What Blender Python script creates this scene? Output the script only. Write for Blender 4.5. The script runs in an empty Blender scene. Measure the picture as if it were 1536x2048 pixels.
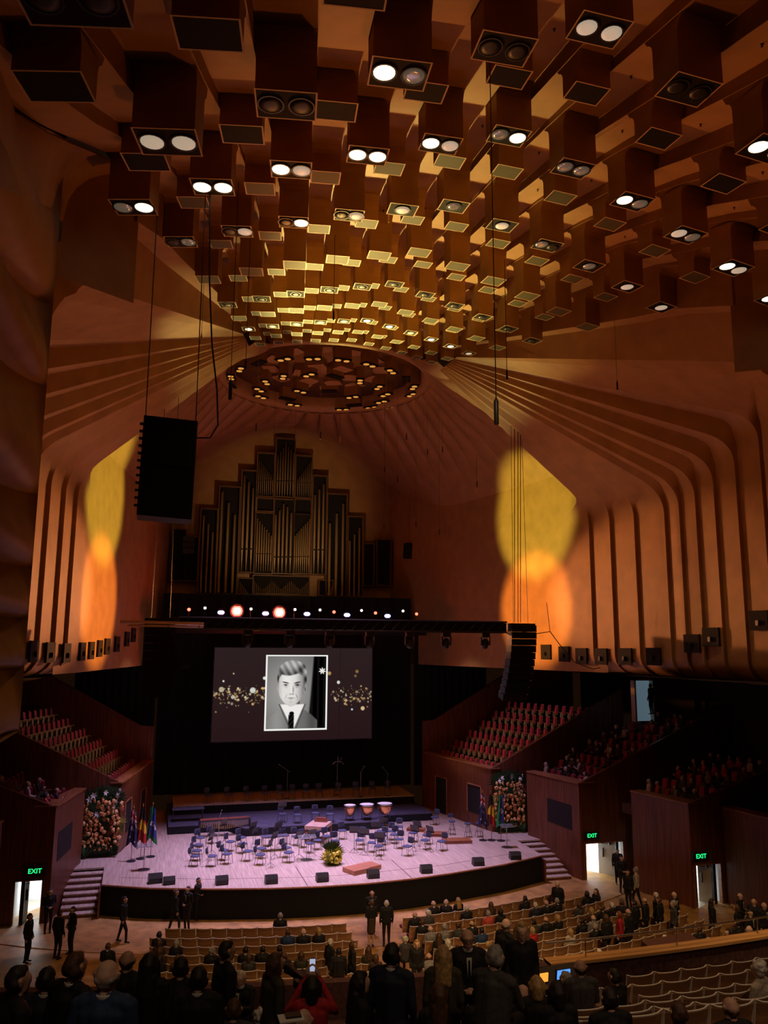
import bpy, bmesh, math, random
from mathutils import Vector, Matrix
import numpy as np
rnd = random.Random(7)
S = bpy.context.scene
COL = S.collection
PI = math.pi
# ------------------------------------------------------------------ camera (eye level is z = 0, hall axis is +Y)
FPX, PITCH, YAW, ROLL, CAMX = 1596.0, math.radians(9.6), math.radians(15.6), math.radians(.34), -8.8
CPOS = Vector((CAMX, 0, 0))
def ray(x, y):
    u = x-768; v = y-1024
    uu = u*math.cos(ROLL)+v*math.sin(ROLL); vv = -u*math.sin(ROLL)+v*math.cos(ROLL)
    xr = uu/FPX; yu = -vv/FPX
    zf = math.cos(PITCH)-math.sin(PITCH)*yu; Z = math.sin(PITCH)+math.cos(PITCH)*yu
    return Vector((xr*math.cos(YAW)+zf*math.sin(YAW), zf*math.cos(YAW)-xr*math.sin(YAW), Z))
def atZ(x, y, z): d = ray(x, y); return CPOS+d*(z/d.z)
def atD(x, y, D): d = ray(x, y); return CPOS+d*(D/d.y)
def atX(x, y, X): d = ray(x, y); return CPOS+d*((X-CAMX)/d.x)
cam = bpy.data.cameras.new('camera'); camo = bpy.data.objects.new('camera', cam); COL.objects.link(camo)
cam.sensor_fit = 'VERTICAL'; cam.sensor_height = 36; cam.sensor_width = 27; cam.lens = 36*FPX/2048
cam.clip_start = .05; cam.clip_end = 300
fw = ray(768, 1024).normalized(); rt = (ray(868, 1024)-ray(768, 1024)).normalized(); up = rt.cross(fw)
M = Matrix((rt, up, -fw)).transposed().to_4x4(); M.translation = CPOS
camo.matrix_world = M
S.camera = camo
# ------------------------------------------------------------------ light
S.cycles.max_bounces = 3; S.cycles.light_sampling_threshold = .03; S.cycles.diffuse_bounces = 1; S.cycles.glossy_bounces = 1; S.cycles.transmission_bounces = 2; S.cycles.caustics_reflective = False; S.cycles.caustics_refractive = False
S.view_settings.view_transform = 'Standard'; S.view_settings.look = 'None'; S.view_settings.gamma = 1
S.view_settings.use_curve_mapping = False; S.view_settings.exposure = 0.0
W = bpy.data.worlds.new('hall_air'); S.world = W; W.use_nodes = True
W.node_tree.nodes['Background'].inputs[0].default_value = (.055, .02, .007, 1)
W.node_tree.nodes['Background'].inputs[1].default_value = .14
def spot(name, loc, target, power, col, deg, blend=.5, size=.2):
    l = bpy.data.lights.new(name, 'SPOT'); l.energy = power; l.color = col
    l.spot_size = math.radians(deg); l.spot_blend = blend; l.shadow_soft_size = size
    o = bpy.data.objects.new(name, l); COL.objects.link(o); o.location = loc
    o.rotation_euler = (Vector(target)-Vector(loc)).to_track_quat('-Z', 'Y').to_euler()
    return o
YEL = (1, .78, .22); AMB = (1, .46, .12); ORA = (1, .36, .12); VIO = (.63, .475, 1); WRM = (1, .62, .3)
# yellow uplights over the platform wash the ceiling ribs
spot('ceiling_wash_light', (0, 50, 2.2), (0, 50-14*.819, 2.2+14*.574), 50000, YEL, 32, .6)
spot('ceiling_amber_light', (0, 49, 2.0), (0, 49-14*.92, 2.0+14*.39), 12000, (1, .33, .06), 36, .8)
# side walls: amber wash from over the platform, plus yellow and orange patterns
for s in (-1, 1):
    spot('rib_strip_light', (s*2.5, 50, 3), (s*6.6, 36.5, 13.6), 4500, YEL, 24, 1)
    spot('rib_strip_light', (s*2.5, 50, 3), (s*7.6, 31.6, 13.6), 5000, (1, .62, .16), 14, .8)
    spot('wall_wash_light', (-s*1, 48.6, 2.9), (s*13.4, 33.8, 2.4), 9000, ORA, 27, .6)
    spot('wall_yellow_light', (-s*5, 40, 2), (s*11.3, 41.2, 7.4), 13000, (1, .9, .14), 27, .5)
    spot('wall_orange_light', (-s*5, 39, 1.8), (s*11.2, 41.3, 2.1), 20000, (1, .38, .07), 25, .5)
# stage light from the bars above the platform
for x, y, tx, ty, p in ((-6, 42, -4, 43, 12000), (6, 42, 5, 42, 9500), (0, 45, 0, 43, 16000), (-4, 40, -7, 40.5, 8000), (5, 40, 7, 40.5, 5000), (0, 39, 0, 39.5, 8000)):
    spot('stage_light', (x, y, 11), (tx, ty, -10.4), p*.92, VIO, 50, .7)
spot('stage_amber_light', (-7, 37.3, .4), (1, 43, -10.4), 700, (1, .62, .1), 70, .8)
spot('stage_amber_light', (7, 37.3, .4), (-1, 43, -10.4), 700, (1, .62, .1), 70, .8)
spot('organ_fill_light', (0, 47, 3.5), (0, 58.6, 9.0), 1500, WRM, 60, .8)  # added warm fill that brightens the organ from in front
for s in (-1, 1): spot('box_fill_light', (-s*6, 46, 3), (s*12.8, 48, -5.4), 5200, (1, .7, .55), 24, .7)  # added fill in place of stage light spilling onto the boxes
# added amber fill aimed up from the stalls, added warm fill from the rear
spot('hall_fill_light', (0, 22, -7), (0, 26, 15), 1500, (1, .26, .035), 130, .8)
for s in (-1, 1): spot('cove_amber_light', (s*3, 48.3, -2), (s*11, 28, 9.5), 1500, (1, .34, .06), 44, .9)
for x, tx, p in ((-3, -3, 5000), (3, 6, 6500)): spot('house_and_fill_light', (x, 9, 9.5), (tx, 27, -11), p, WRM, 46, .8)  # added fill from behind for the stalls seat backs
for x, tx, p in ((-9, -6, 330), (0, 1, 600)): spot('house_and_fill_light', (x, 1.5, 6), (tx, 9, -5), p, (1, .66, .42), 80, .8)  # added fill for the people nearest the camera
spot('crown_fill_light', (0, 44.6, 0), (0, 44.6, 15), 700, (1, .34, .12), 52, .6)  # added amber fill in place of stage bounce inside the crown
# house downlights over the audience
for x, y, p in ((-4, 27, 1000), (4, 27, 1000), (9, 28, 900), (0, 20, 800), (6, 18, 800), (-5, 18, 500), (2, 11, 300), (-7, 8, 120)):
    spot('house_and_fill_light', (x, y, 11.5 if y > 12 else 9.5), (x, y+.5, -10), p, WRM, 75, .8)
# ------------------------------------------------------------------ materials
MATS = {}
def mat(name, col, rough=.6, kind=None, scale=4.0, amp=.25, metal=0, emit=None, es=1.0, col2=None, bump=0, spec=None, alpha=None, trans=0):
    if name in MATS: return MATS[name]
    m = bpy.data.materials.new(name); m.use_nodes = True; nt = m.node_tree; N = nt.nodes; L = nt.links
    b = N['Principled BSDF']; b.inputs['Base Color'].default_value = (*col, 1)
    b.inputs['Roughness'].default_value = rough; b.inputs['Metallic'].default_value = metal
    if spec is not None: b.inputs['Specular IOR Level'].default_value = spec
    if trans: b.inputs['Transmission Weight'].default_value = trans
    if emit: b.inputs['Emission Color'].default_value = (*emit, 1); b.inputs['Emission Strength'].default_value = es
    if kind:
        tc = N.new('ShaderNodeTexCoord'); mp = N.new('ShaderNodeMapping'); L.new(tc.outputs['Object'], mp.inputs[0])
        n = N.new('ShaderNodeTexNoise'); n.inputs['Scale'].default_value = scale; n.inputs['Detail'].default_value = 4
        if kind == 'woodz': mp.inputs['Scale'].default_value = (6, 6, .25)
        if kind == 'woodx': mp.inputs['Scale'].default_value = (.25, 6, 6)
        if kind == 'woody': mp.inputs['Scale'].default_value = (6, .25, 6)
        L.new(mp.outputs[0], n.inputs['Vector'])
        r = N.new('ShaderNodeValToRGB'); c2 = col2 or tuple(c*(1-amp*1.6) for c in col); c1 = tuple(min(1, c*(1+amp*.6)) for c in col)
        r.color_ramp.elements[0].position = .32; r.color_ramp.elements[1].position = .7
        r.color_ramp.elements[0].color = (*c2, 1); r.color_ramp.elements[1].color = (*c1, 1)
        L.new(n.outputs['Fac'], r.inputs[0]); L.new(r.outputs[0], b.inputs['Base Color'])
        if bump:
            bp = N.new('ShaderNodeBump'); bp.inputs['Strength'].default_value = bump; bp.inputs['Distance'].default_value = .02
            L.new(n.outputs['Fac'], bp.inputs['Height']); L.new(bp.outputs[0], b.inputs['Normal'])
    MATS[name] = m
    return m
birch = mat('birch ply', (.46, .25, .095), .55, 'noise', 1.2, .1)
birch_edge = mat('birch edge', (.85, .62, .36), .5)
timber = mat('brush box timber', (.2, .062, .026), .45, 'woodz', 2.2, .35)
timber_t = mat('timber capping', (.36, .13, .05), .4, 'woody', 2.0, .3)
stage_m = mat('stage boards', (.6, .45, .34), .4, 'woody', 3.0, .22)
floor_m = mat('stalls floor', (.46, .24, .065), .5, 'noise', 2.0, .25)
carpet = mat('dark carpet', (.1, .04, .03), .9, 'noise', 12, .3)
black = mat('black cloth', (.004, .004, .005), .95)
blackm = mat('black metal', (.012, .012, .014), .45)
blackp = mat('black panel', (.012, .009, .006), .7, spec=.2)
olive = mat('dark diffuser panel', (.085, .08, .03), .6)
white_p = mat('white paint', (.78, .75, .68), .5)
steel = mat('brushed steel', (.5, .5, .52), .3, metal=1)
lens_off = mat('unlit lamp reflector', (.55, .52, .46), .18, metal=.7, emit=(1, .85, .6), es=.06)
lens_dim = mat('dim lamp', (.8, .7, .55), .4, emit=(1, .83, .6), es=.35)
lens_on = mat('lit lamp', (1, .9, .7), .4, emit=(1, .86, .62), es=1.6)
lens_amb = mat('amber crown lamp', (.6, .35, .1), .4, emit=(1, .45, .08), es=.55)
# ------------------------------------------------------------------ mesh builder
class MB:
    def __init__(s): s.v = []; s.f = []; s.m = []; s.cur = 0
    def V(s, p): s.v.append(tuple(p)); return len(s.v)-1
    def F(s, *i): s.f.append(tuple(i)); s.m.append(s.cur)
    def box(s, c, d, R=None):
        x, y, z = (q/2 for q in d); b = len(s.v); c = Vector(c)
        for p in ((-x,-y,-z),(x,-y,-z),(x,y,-z),(-x,y,-z),(-x,-y,z),(x,-y,z),(x,y,z),(-x,y,z)):
            q = Vector(p)
            if R is not None: q = R @ q
            s.V(c+q)
        for f in ((3,2,1,0),(4,5,6,7),(0,1,5,4),(1,2,6,5),(2,3,7,6),(3,0,4,7)): s.F(*(b+i for i in f))
        return s
    def bb(s, x0, x1, y0, y1, z0, z1): return s.box(((x0+x1)/2, (y0+y1)/2, (z0+z1)/2), (abs(x1-x0), abs(y1-y0), abs(z1-z0)))
    def grid(s, rows, close=False):
        b = len(s.v); n = len(rows[0])
        for r in rows:
            for p in r: s.V(p)
        for i in range(len(rows)-1):
            for j in range(n-(0 if close else 1)):
                k = (j+1) % n
                s.F(b+i*n+j, b+i*n+k, b+(i+1)*n+k, b+(i+1)*n+j)
        return s
    def loft(s, rings, cap=True):
        b = len(s.v); n = len(rings[0]); s.grid(rings, True)
        if cap:
            s.F(*reversed(range(b, b+n))); e = b+(len(rings)-1)*n; s.F(*range(e, e+n))
        return s
    def tube(s, path, r, n=8, cap=True, flat=None):
        path = [Vector(p) for p in path]; rings = []
        u = None
        for i, p in enumerate(path):
            t = (path[min(i+1, len(path)-1)]-path[max(i-1, 0)]).normalized()
            if u is None: u = t.cross(Vector((0, 0, 1)) if abs(t.z) < .9 else Vector((1, 0, 0))).normalized()
            u = (u-t*u.dot(t)).normalized(); w = t.cross(u)
            rr = r[i] if isinstance(r, (list, tuple)) else r
            rings.append([p+u*math.cos(a)*rr+w*math.sin(a)*rr for a in (2*PI*k/n for k in range(n))])
        return s.loft(rings, cap)
    def lathe(s, prof, c=(0, 0, 0), n=16, axis=None):
        c = Vector(c); R = axis or Matrix.Identity(3)
        rings = [[c+R @ Vector((r*math.cos(2*PI*k/n), r*math.sin(2*PI*k/n), z)) for k in range(n)] for r, z in prof]
        return s.loft(rings, True)
    def prism(s, poly, ext):
        e = Vector(ext); poly = [Vector(p) for p in poly]
        return s.loft([poly, [p+e for p in poly]])
    def ball(s, c, r, n=8, m=6, R=None):
        c = Vector(c); rx, ry, rz = r if isinstance(r, (tuple, list)) else (r, r, r)
        rings = []
        for i in range(1, m):
            t = PI*i/m; ring = []
            for k in range(n):
                q = Vector((rx*math.sin(t)*math.cos(2*PI*k/n), ry*math.sin(t)*math.sin(2*PI*k/n), -rz*math.cos(t)))
                ring.append(c+(R @ q if R is not None else q))
            rings.append(ring)
        return s.loft(rings)
    def build(s, name, mats, parent=None, smooth=False, loc=None, fix=True):
        me = bpy.data.meshes.new(name); me.from_pydata(s.v, [], s.f)
        if not isinstance(mats, (list, tuple)): mats = [mats]
        for m in mats: me.materials.append(m)
        if len(mats) > 1: me.polygons.foreach_set('material_index', s.m)
        if smooth: me.polygons.foreach_set('use_smooth', [True]*len(me.polygons))
        if fix:
            bm = bmesh.new(); bm.from_mesh(me); bmesh.ops.recalc_face_normals(bm, faces=bm.faces); bm.to_mesh(me); bm.free()
        o = bpy.data.objects.new(name, me); COL.objects.link(o)
        if parent is not None: o.parent = parent
        if loc is not None: o.location = loc
        return o
def tag(o, label, cat, group=None, kind=None):
    o['label'] = label; o['category'] = cat
    if group: o['group'] = group
    if kind: o['kind'] = kind
    return o
def struct(o): o['kind'] = 'structure'; return o
def empty(name, loc=(0, 0, 0), rz=0, sc=1):
    o = bpy.data.objects.new(name, None); COL.objects.link(o); o.location = loc; o.rotation_euler = (0, 0, rz)
    o.empty_display_size = .1
    if sc != 1: o.scale = (sc,)*3
    return o
def kids(o): return list(o.children)
def dup(root, loc=None, rz=None, label=None):
    r = root.copy(); COL.objects.link(r)
    if loc is not None: r.location = loc
    if rz is not None: r.rotation_euler = (0, 0, rz)
    if label: r['label'] = label
    for ch in root.children:
        c = ch.copy(); COL.objects.link(c); c.parent = r
        for g in ch.children:
            d = g.copy(); COL.objects.link(d); d.parent = c
    return r
ORD = 'zeroth first second third fourth fifth sixth seventh eighth ninth tenth eleventh twelfth thirteenth fourteenth fifteenth sixteenth seventeenth eighteenth nineteenth'.split()
for t_, o_ in (('twenty', 'twentieth'), ('thirty', 'thirtieth'), ('forty', 'fortieth'), ('fifty', 'fiftieth'), ('sixty', 'sixtieth'), ('seventy', 'seventieth'), ('eighty', 'eightieth'), ('ninety', 'ninetieth')): ORD += [o_]+[t_+'-'+ORD[q] for q in range(1, 10)]
ORD += ['hundredth']+['hundred-and-'+ORD[q] for q in range(1, 60)]
def lerp(xs, ys, x):
    return float(np.interp(x, xs, ys))
# ================================================================== CEILING RIBS
APEX = Vector((0, 54.1, 0))
RR = (15, 19.4, 24, 31, 35.4, 40.2, 45.5, 51, 57)
Z0 = (15.15, 15.0, 14.93, 14.55, 14.2, 13.6, 13.0, 12.4, 11.8)
SS = (.08, .15, .27, .39, .6, .95, 1.2, 1.45, 1.7)
STEP = math.radians(3.27); HL = math.radians(.88); HP = STEP/2-HL
def zb(r, k): return lerp(RR, Z0, r)-lerp(RR, SS, r)*abs(k)
def zsof(r, k): return zb(r, k)+(1.45 if k == int(k) else 1.35)
def pol(r, a, z): return Vector((r*math.sin(a), APEX.y-r*math.cos(a), z))
ceiling = struct(empty('ceiling'))
LAMP_R = [19.4, 24.0, 31.0, 35.4, 40.2, 45.5]
DARK_R = [16.2, 17.6, 21.6, 27.3]
PAN_R = [16.9, 18.4, 20.5, 22.8, 25.6, 29.1, 33.2, 37.8, 42.8, 48.5]
def edges(k):
    h = HL if k == int(k) else HP
    return k*STEP-h, k*STEP+h
def rib(k):
    a0, a1 = edges(k); rs = [15.6+i*1.2 for i in range(34)]
    m = MB(); rows = []
    for r in rs:
        z = zsof(r, k); t = z+1.6
        rows.append([pol(r, a0, t), pol(r, a0, z), pol(r, a1, z), pol(r, a1, t)])
    m.grid(rows)
    m.F(0, 1, 2, 3)
    m.build('ceiling_rib', birch, ceiling)
KS = [m/2 for m in range(-10, 11)]
for k in KS: rib(k)
def coffer(k, r, h, d, lamps, lampstate):
    a0, a1 = edges(k); zt = zsof(r, k); rf1, rf2 = .28, .5
    prof = []
    for i in range(5):
        t = PI/2*i/4; prof.append((-d/2-rf1+rf1*math.sin(t), -rf1+rf1*math.cos(t)))
    prof += [(-d/2, -h), (d/2, -h)]
    for i in range(6):
        t = PI/2*i/5; prof.append((d/2+rf2-rf2*math.cos(t), -rf2+rf2*math.sin(t)))
    m = MB(); L = []; Rr = []
    for u, z in prof:
        zz = zsof(r+u, k)+.03 if z > -.001 else zt+z
        L.append(pol(r+u, a0+.0006, zz)); Rr.append(pol(r+u, a1-.0006, zz))
    m.grid([L, Rr]); n = len(prof)
    m.F(*range(n)); m.F(*reversed(range(n, 2*n)))
    o = m.build('coffer_box', birch, ceiling)
    # base: dark inset panel inside a pale edge strip
    zbm = zt-h; p = MB(); da = .035/r; fr = .03
    q = [pol(r-d/2, a0, zbm-.006), pol(r-d/2, a1, zbm-.006), pol(r+d/2, a1, zbm-.006), pol(r+d/2, a0, zbm-.006)]
    i_ = [pol(r-d/2+fr, a0+da, zbm-.006), pol(r-d/2+fr, a1-da, zbm-.006), pol(r+d/2-fr, a1-da, zbm-.006), pol(r+d/2-fr, a0+da, zbm-.006)]
    for j in range(4):
        e = (j+1) % 4; b = len(p.v)
        for z in (q[j], q[e], i_[e], i_[j]): p.V(z)
        p.F(b, b+1, b+2, b+3)
    p.cur = 1
    b = len(p.v)
    for z in i_: p.V(z+Vector((0, 0, .003)))
    p.F(b, b+1, b+2, b+3)
    p.build('base_panel', [birch_edge, blackp if (lamps or r > 34) else olive], o)
    if not lamps: return
    rm = Matrix.Rotation(k*STEP, 3, 'Z')
    c = pol(r, k*STEP, zbm-.008)
    wid = 2*HL*r*.25
    rad = min(.24, d*.33)
    e = empty('ceiling_downlight', c, k*STEP)
    for j in range(lamps):
        x = 0 if lamps == 1 else (-wid if j == 0 else wid)
        h_ = MB(); h_.lathe([(rad+.035, 0), (rad+.035, -.02), (rad, -.02), (rad, 0)], (x, 0, 0), 16); h_.build('lamp_ring', blackm, e)
        l_ = MB(); l_.lathe([(rad*.96, -.004), (rad*.96, -.012), (rad*.5, -.03)], (x, 0, 0), 16)
        st = lampstate[j % len(lampstate)]
        l_.build('lens', {0: blackm, 1: lens_off, 2: lens_dim, 3: lens_on}[st], e, True)
    ri = LAMP_R.index(r); side = int(k)+6
    stt = {0: 'dark', 1: 'unlit', 2: 'dimly lit', 3: 'brightly lit'}[max(lampstate)]
    tag(e, f"{stt} {'twin' if lamps == 2 else 'single'} ceiling downlight, {ORD[ri+1]} lamp ring from the crown, {ORD[side]} from the left", 'ceiling light', 'ceiling downlights in the rib boxes')
LS = {  # (ring index, row): lamp states
 (0,-5):[3],(0,-4):[2],(0,-3):[2],(0,-2):[2],(0,-1):[2],(0,0):[3],(0,1):[3],(0,2):[2],(0,3):[3],(0,4):[3],(0,5):[2],
 (2,-5):[0,1],(2,-4):[0,2],(2,-3):[0,3],(2,-2):[0,2],(2,-1):[2],(2,0):[1],(2,1):[2],(2,2):[1,0],(2,3):[1],(2,4):[2],(2,5):[2],
 (3,-5):[1,3],(3,-4):[3,3],(3,-3):[3,2],(3,-2):[3,3],(3,-1):[3,2],(3,0):[1,3],(3,1):[1,1],(3,2):[3,1],(3,3):[2,1],(3,4):[3,2],(3,5):[3,2],
 (4,-4):[2,2],(4,-3):[0,0],(4,-2):[3,1],(4,-1):[0,0],(4,0):[2,2],(4,1):[0,0],(4,2):[3,2]}
for k in KS:
    if k == int(k):
        for i, r in enumerate(LAMP_R):
            st = LS.get((i, int(k)), [0] if i < 2 else [0, 0])
            n = 1 if i < 2 else len(st)
            if abs(k) == 5 and r > 38: continue
            coffer(k, r, 1.0+.45*min(1, (r-15)/10), .42+.018*(r-15), n, st)
        for r in DARK_R: coffer(k, r, 1.0+.45*min(1, (r-15)/10), .42+.018*(r-15), 0, None)
    else:
        for r in PAN_R: coffer(k, r, .6+.25*min(1, (r-15)/10), .4+.013*(r-15), 0, None)
# small sprinkler heads in the soffits
sm_ = None
for k in KS:
    if abs(k) > 4.6: continue
    for r0, r1 in zip(LAMP_R[1:], LAMP_R[2:]):
        r = r0*.42+r1*.58 if k == int(k) else r0*.8+r1*.2
        if k != int(k) and int(abs(k)*2) % 4 == 1: continue
        if sm_ is None:
            m = MB(); m.lathe([(.035, 0), (.035, -.02), (.012, -.03), (.012, -.06), (.03, -.065)], n=8); o = m.build('sprinkler_head', blackm, ceiling); sm_ = o.data
        else: o = bpy.data.objects.new('sprinkler_head', sm_); COL.objects.link(o); o.parent = ceiling
        o.location = pol(r, k*STEP, zsof(r, k))
# a lid above the ribs closes the hall
m = MB()
for s in (-1, 1):
    m.grid([[pol(r, s*a, zsof(r, 5)+2.2) if a > 0.2 else pol(r, s*a, zsof(r, 0)+2.2) for a in (0, .15, .31)] for r in (15, 30, 45, 57)])
m.build('ceiling_void', carpet, ceiling)
# ================================================================== SIDE ARCHES (pleated ceiling edge and wall panels)
COR = [(12.46,36.6,7.36),(12.79,35.15,7.3),(13.18,33.6,7.3),(13.59,31.75,7.2),(13.78,30.9,7.35),(13.98,30.0,7.7),(14.2,29.0,8.15),(14.46,27.9,8.75),(14.72,26.7,9.5),(11.55,22.4,10.05)]
PP = Vector((5.0, 38.5, 14.6))
def contour(X, D, Zc, P, zbot, fil=1.0, out=1.2):
    cor = Vector((X, D, Zc)); d1 = (P-cor).normalized(); pts = []
    # folded foot under the wall
    for i in range(6):
        t = PI/2*i/5; pts.append(Vector((X+out-out*math.sin(t), D, zbot+.9-.9*math.cos(t))))
    za, zt = zbot+.9, Zc-fil
    for i in range(1, 8): pts.append(Vector((X, D, za+(zt-za)*i/7)))
    A = Vector((X, D, zt)); B = cor+d1*fil*1.2
    for i in range(1, 9):
        t = i/8; pts.append(A*(1-t)**2+cor*2*t*(1-t)+B*t*t)
    for i in range(1, 13): pts.append(B.lerp(P, i/12))
    return pts
def mir(p, s): return Vector((p.x*s, p.y, p.z))
wall_side = {}
for s, nm in ((-1, 'wall_left'), (1, 'wall_right')):
    w = struct(empty(nm)); wall_side[s] = w
    conts = []
    for i, (X, D, Z) in enumerate(COR):
        zb_ = -1.25-.03*i
        P = PP+Vector((.06*i, -.12*i, .045*i))
        c = contour(X, D, Z, P, zb_)
        if i == 0:
            b = contour(X-.3, D+1.5, Z+.02, P+Vector((0, .05, 0)), zb_)
        else:
            x0, d0, z0 = COR[i-1]
            b = contour(x0+.16, d0-.01, Z, P+Vector((-.03, .08, 0)), zb_)
        if i == 9:     # this lip leans back into the wall below its corner
            for q in (c,):
                for j in range(len(q)):
                    if j < 15: q[j] = Vector((q[j].x+.95*min(1, (10.05-q[j].z)/2.2), q[j].y, q[j].z))
        keep = (.12, .3, .3, .35, .5, .5, .5, .7, .75, .3, .85)[i]
        for j in range(15, len(c)):   # along the ceiling the panel narrows to a thin lip
            f = min(1, (j-14)/4); f = f*f*(3-2*f); d_ = b[j]-c[j]; L_ = d_.length
            tgt = L_*keep
            b[j] = c[j]+d_*((1-f)+f*tgt/max(L_, 1e-6))
        conts.append((b, c))
        m = MB(); m.grid([[mir(p, s) for p in b], [mir(p, s) for p in c]]); m.build('wall_panel', birch, w, True)
    for (b, c), (b1, c1) in zip(conts, conts[1:]):
        m = MB(); m.grid([[mir(p, s) for p in c], [mir(p, s) for p in b1]]); m.build('pleat_face', birch, w, True)
    # plain ledge below the outermost rib, and the face from it down to the next lip
    c = conts[-1][1]; a1 = 5*STEP+HL; a2 = a1+math.radians(1.5)
    zl = lambda r: zsof(r, 5)-.25-1.15*min(1, (r-15.6)/14)
    rs = [15.8+i*(33.6-15.8)/16 for i in range(17)]
    m = MB(); m.grid([[mir(pol(r, a1, zsof(r, 5)+.2), s), mir(pol(r, a1, zl(r)), s), mir(pol(r, a2, zl(r)), s)] for r in rs]); m.build('ceiling_ledge', birch, w)
    top = []
    for i in range(len(c)):
        if i >= 17: r = 33.6-(33.6-15.8)*(i-17)/(len(c)-18); q = pol(r, a2, zl(r))
        else: q = Vector((12.5, 21.4, min(max(c[i].z+.3, 9), zl(33.6)-.6)))
        top.append(q)
    m = MB(); m.grid([[mir(p, s) for p in c], [mir(p, s) for p in top]]); m.build('pleat_face', birch, w, True)
    # plain wall from the first pleat back to the organ, curving inwards
    rows = []
    prof = [(12.9, 36.0), (12.2, 38.08), (11.85, 40), (11.4, 42.6), (10.8, 45.6), (10.2, 48.6), (9.5, 52), (8.9, 56), (8.3, 59.2)]
    for z in (-1.2, 0, 3, 6, 9, 13.5):
        rows.append([Vector((s*x, y, z)) for x, y in prof])
    m = MB(); m.grid(rows); m.build('wall_panel', birch, w, True)
    # joints between the boards of the plain wall
    # near pylon with stacked rolled lips
    zs = [(-1.9, -.5), (-.5, .6), (.6, 1.75), (1.75, 3.4), (3.4, 6.0), (6.0, 8.0), (8.0, 12.0), (12.0, 17.5)]
    rows = []
    for z0, z1 in zs:
        h = z1-z0
        for t, o in ((0, 0), (.02, .45), (.07, .8), (.16, 1), (.35, .9), (.6, .55), (.85, .15), (.995, 0)):
            rows.append((z0+h*t, o))
    m = MB(); g = []
    for z, o in rows:
        row = []
        for y in (19.4, 19.35, 19.2, 18.9, 18.4, 17.5, 15, 11, 6, 0, -4):
            e = min(1, math.sqrt(max(0, (19.4-y)/1.6)))
            row.append(Vector((s*(11.6+.02*(19.4-y)+.75*e*(1-o)), y, z+.0*y)))
        g.append(row)
    m.grid(g); m.build('rolled_panel', birch, w, True)
    m = MB(); m.grid([[Vector((s*11.6, 19.4, z)), Vector((s*12.4, 20.6, z)), Vector((s*14.6, 25, z))] for z in (-1.9, 6, 17)]); m.build('wall_panel', birch, w)
    m = MB(); m.grid([[Vector((s*x, y, z)) for y in (-4, 19.4)] for x, z in ((11.6, -1.85), (20, -1.85))]); m.build('soffit', birch, w)
    # cove from the last rib to the pylon
    g = []
    for r in (32.6, 33.5, 35, 36, 38, 41, 45, 50, 57):
        p = pol(r, a1, zsof(r, 5)-.15); q = Vector((11.75, p.y-1.2, p.z-2.2))
        row = []
        for t in (0, .25, .5, .7, .85, .95, 1):
            v = p.lerp(q, t); v.z = p.z-2.2*(1-math.sqrt(max(0, 1-t*t)))
            if r < 30: v.z += .9
            row.append(mir(v, s))
        g.append(row)
    m = MB(); m.grid(g); m.build('cove', birch, w, True)
    m = MB(); m.grid([g[1], [Vector((v.x, v.y+.02, zl(33.6)-2.4)) for v in g[1]]]); m.build('wall_panel', birch, w)
# ================================================================== CROWN AND CEILING OVER THE PLATFORM
CC = Vector((0, 44.6, 15.45)); CR = 6.3
crown = struct(empty('crown_canopy', CC))
m = MB(); n = 64
m.loft([[Vector((r*math.cos(2*PI*k/n), r*math.sin(2*PI*k/n), z)) for k in range(n)] for r, z in ((CR, .9), (CR+.05, .1), (CR-.06, -.05), (CR-.35, .0), (CR-.55, .35), (CR-.6, .9))], False)
m.build('rim', birch, crown, True)
m = MB(); n = 40
m.loft([[Vector((r*math.cos(2*PI*k/n), r*math.sin(2*PI*k/n), z)) for k in range(n)] for r, z in ((CR-.3, .85), (CR-1.2, 1.35), (CR-2.4, 1.75), (CR-4, 2.0), (.3, 2.1))], True)
m.build('dome', birch, crown, True)
# scalloped boxes in three rings
for ri, (rad, num, w, h) in enumerate(((5.1, 18, 1.15, .95), (3.35, 12, 1.15, 1.15), (1.55, 6, 1.0, 1.3))):
    for j in range(num):
        a = 2*PI*(j+.5*(ri % 2))/num; R = Matrix.Rotation(a, 3, 'Z')
        m = MB(); pr = []
        for t in range(9):
            b = PI*t/8; pr.append((-.3+(-.25*math.sin(b)), math.cos(b)*w/2))
        pr += [(.35, -w/2), (.35, w/2)]
        zt = 1.75; zl = zt-h-.2*ri+.35
        m.loft([[R @ Vector((rad+x, y, z)) for x, y in pr] for z in (zt+.3, zl)])
        o = m.build('crown_box', birch, crown)
CL = [(240,595),(195,635),(220,712),(335,697),(370,660),(343,732),(460,545),(455,633),(605,542),(583,623),(540,705),(750,550),(885,573),(995,605),(838,655),(800,733),(930,685),(965,722),(1105,685),(1095,722),(945,757),(895,785),(990,788),(752,795),(692,822),(508,772),(462,802)]
CDK = [(335,565),(190,677),(265,750),(370,770),(475,743),(715,632),(685,705),(1070,645),(1050,760),(810,775),(900,810),(600,805),(805,820)]
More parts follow.
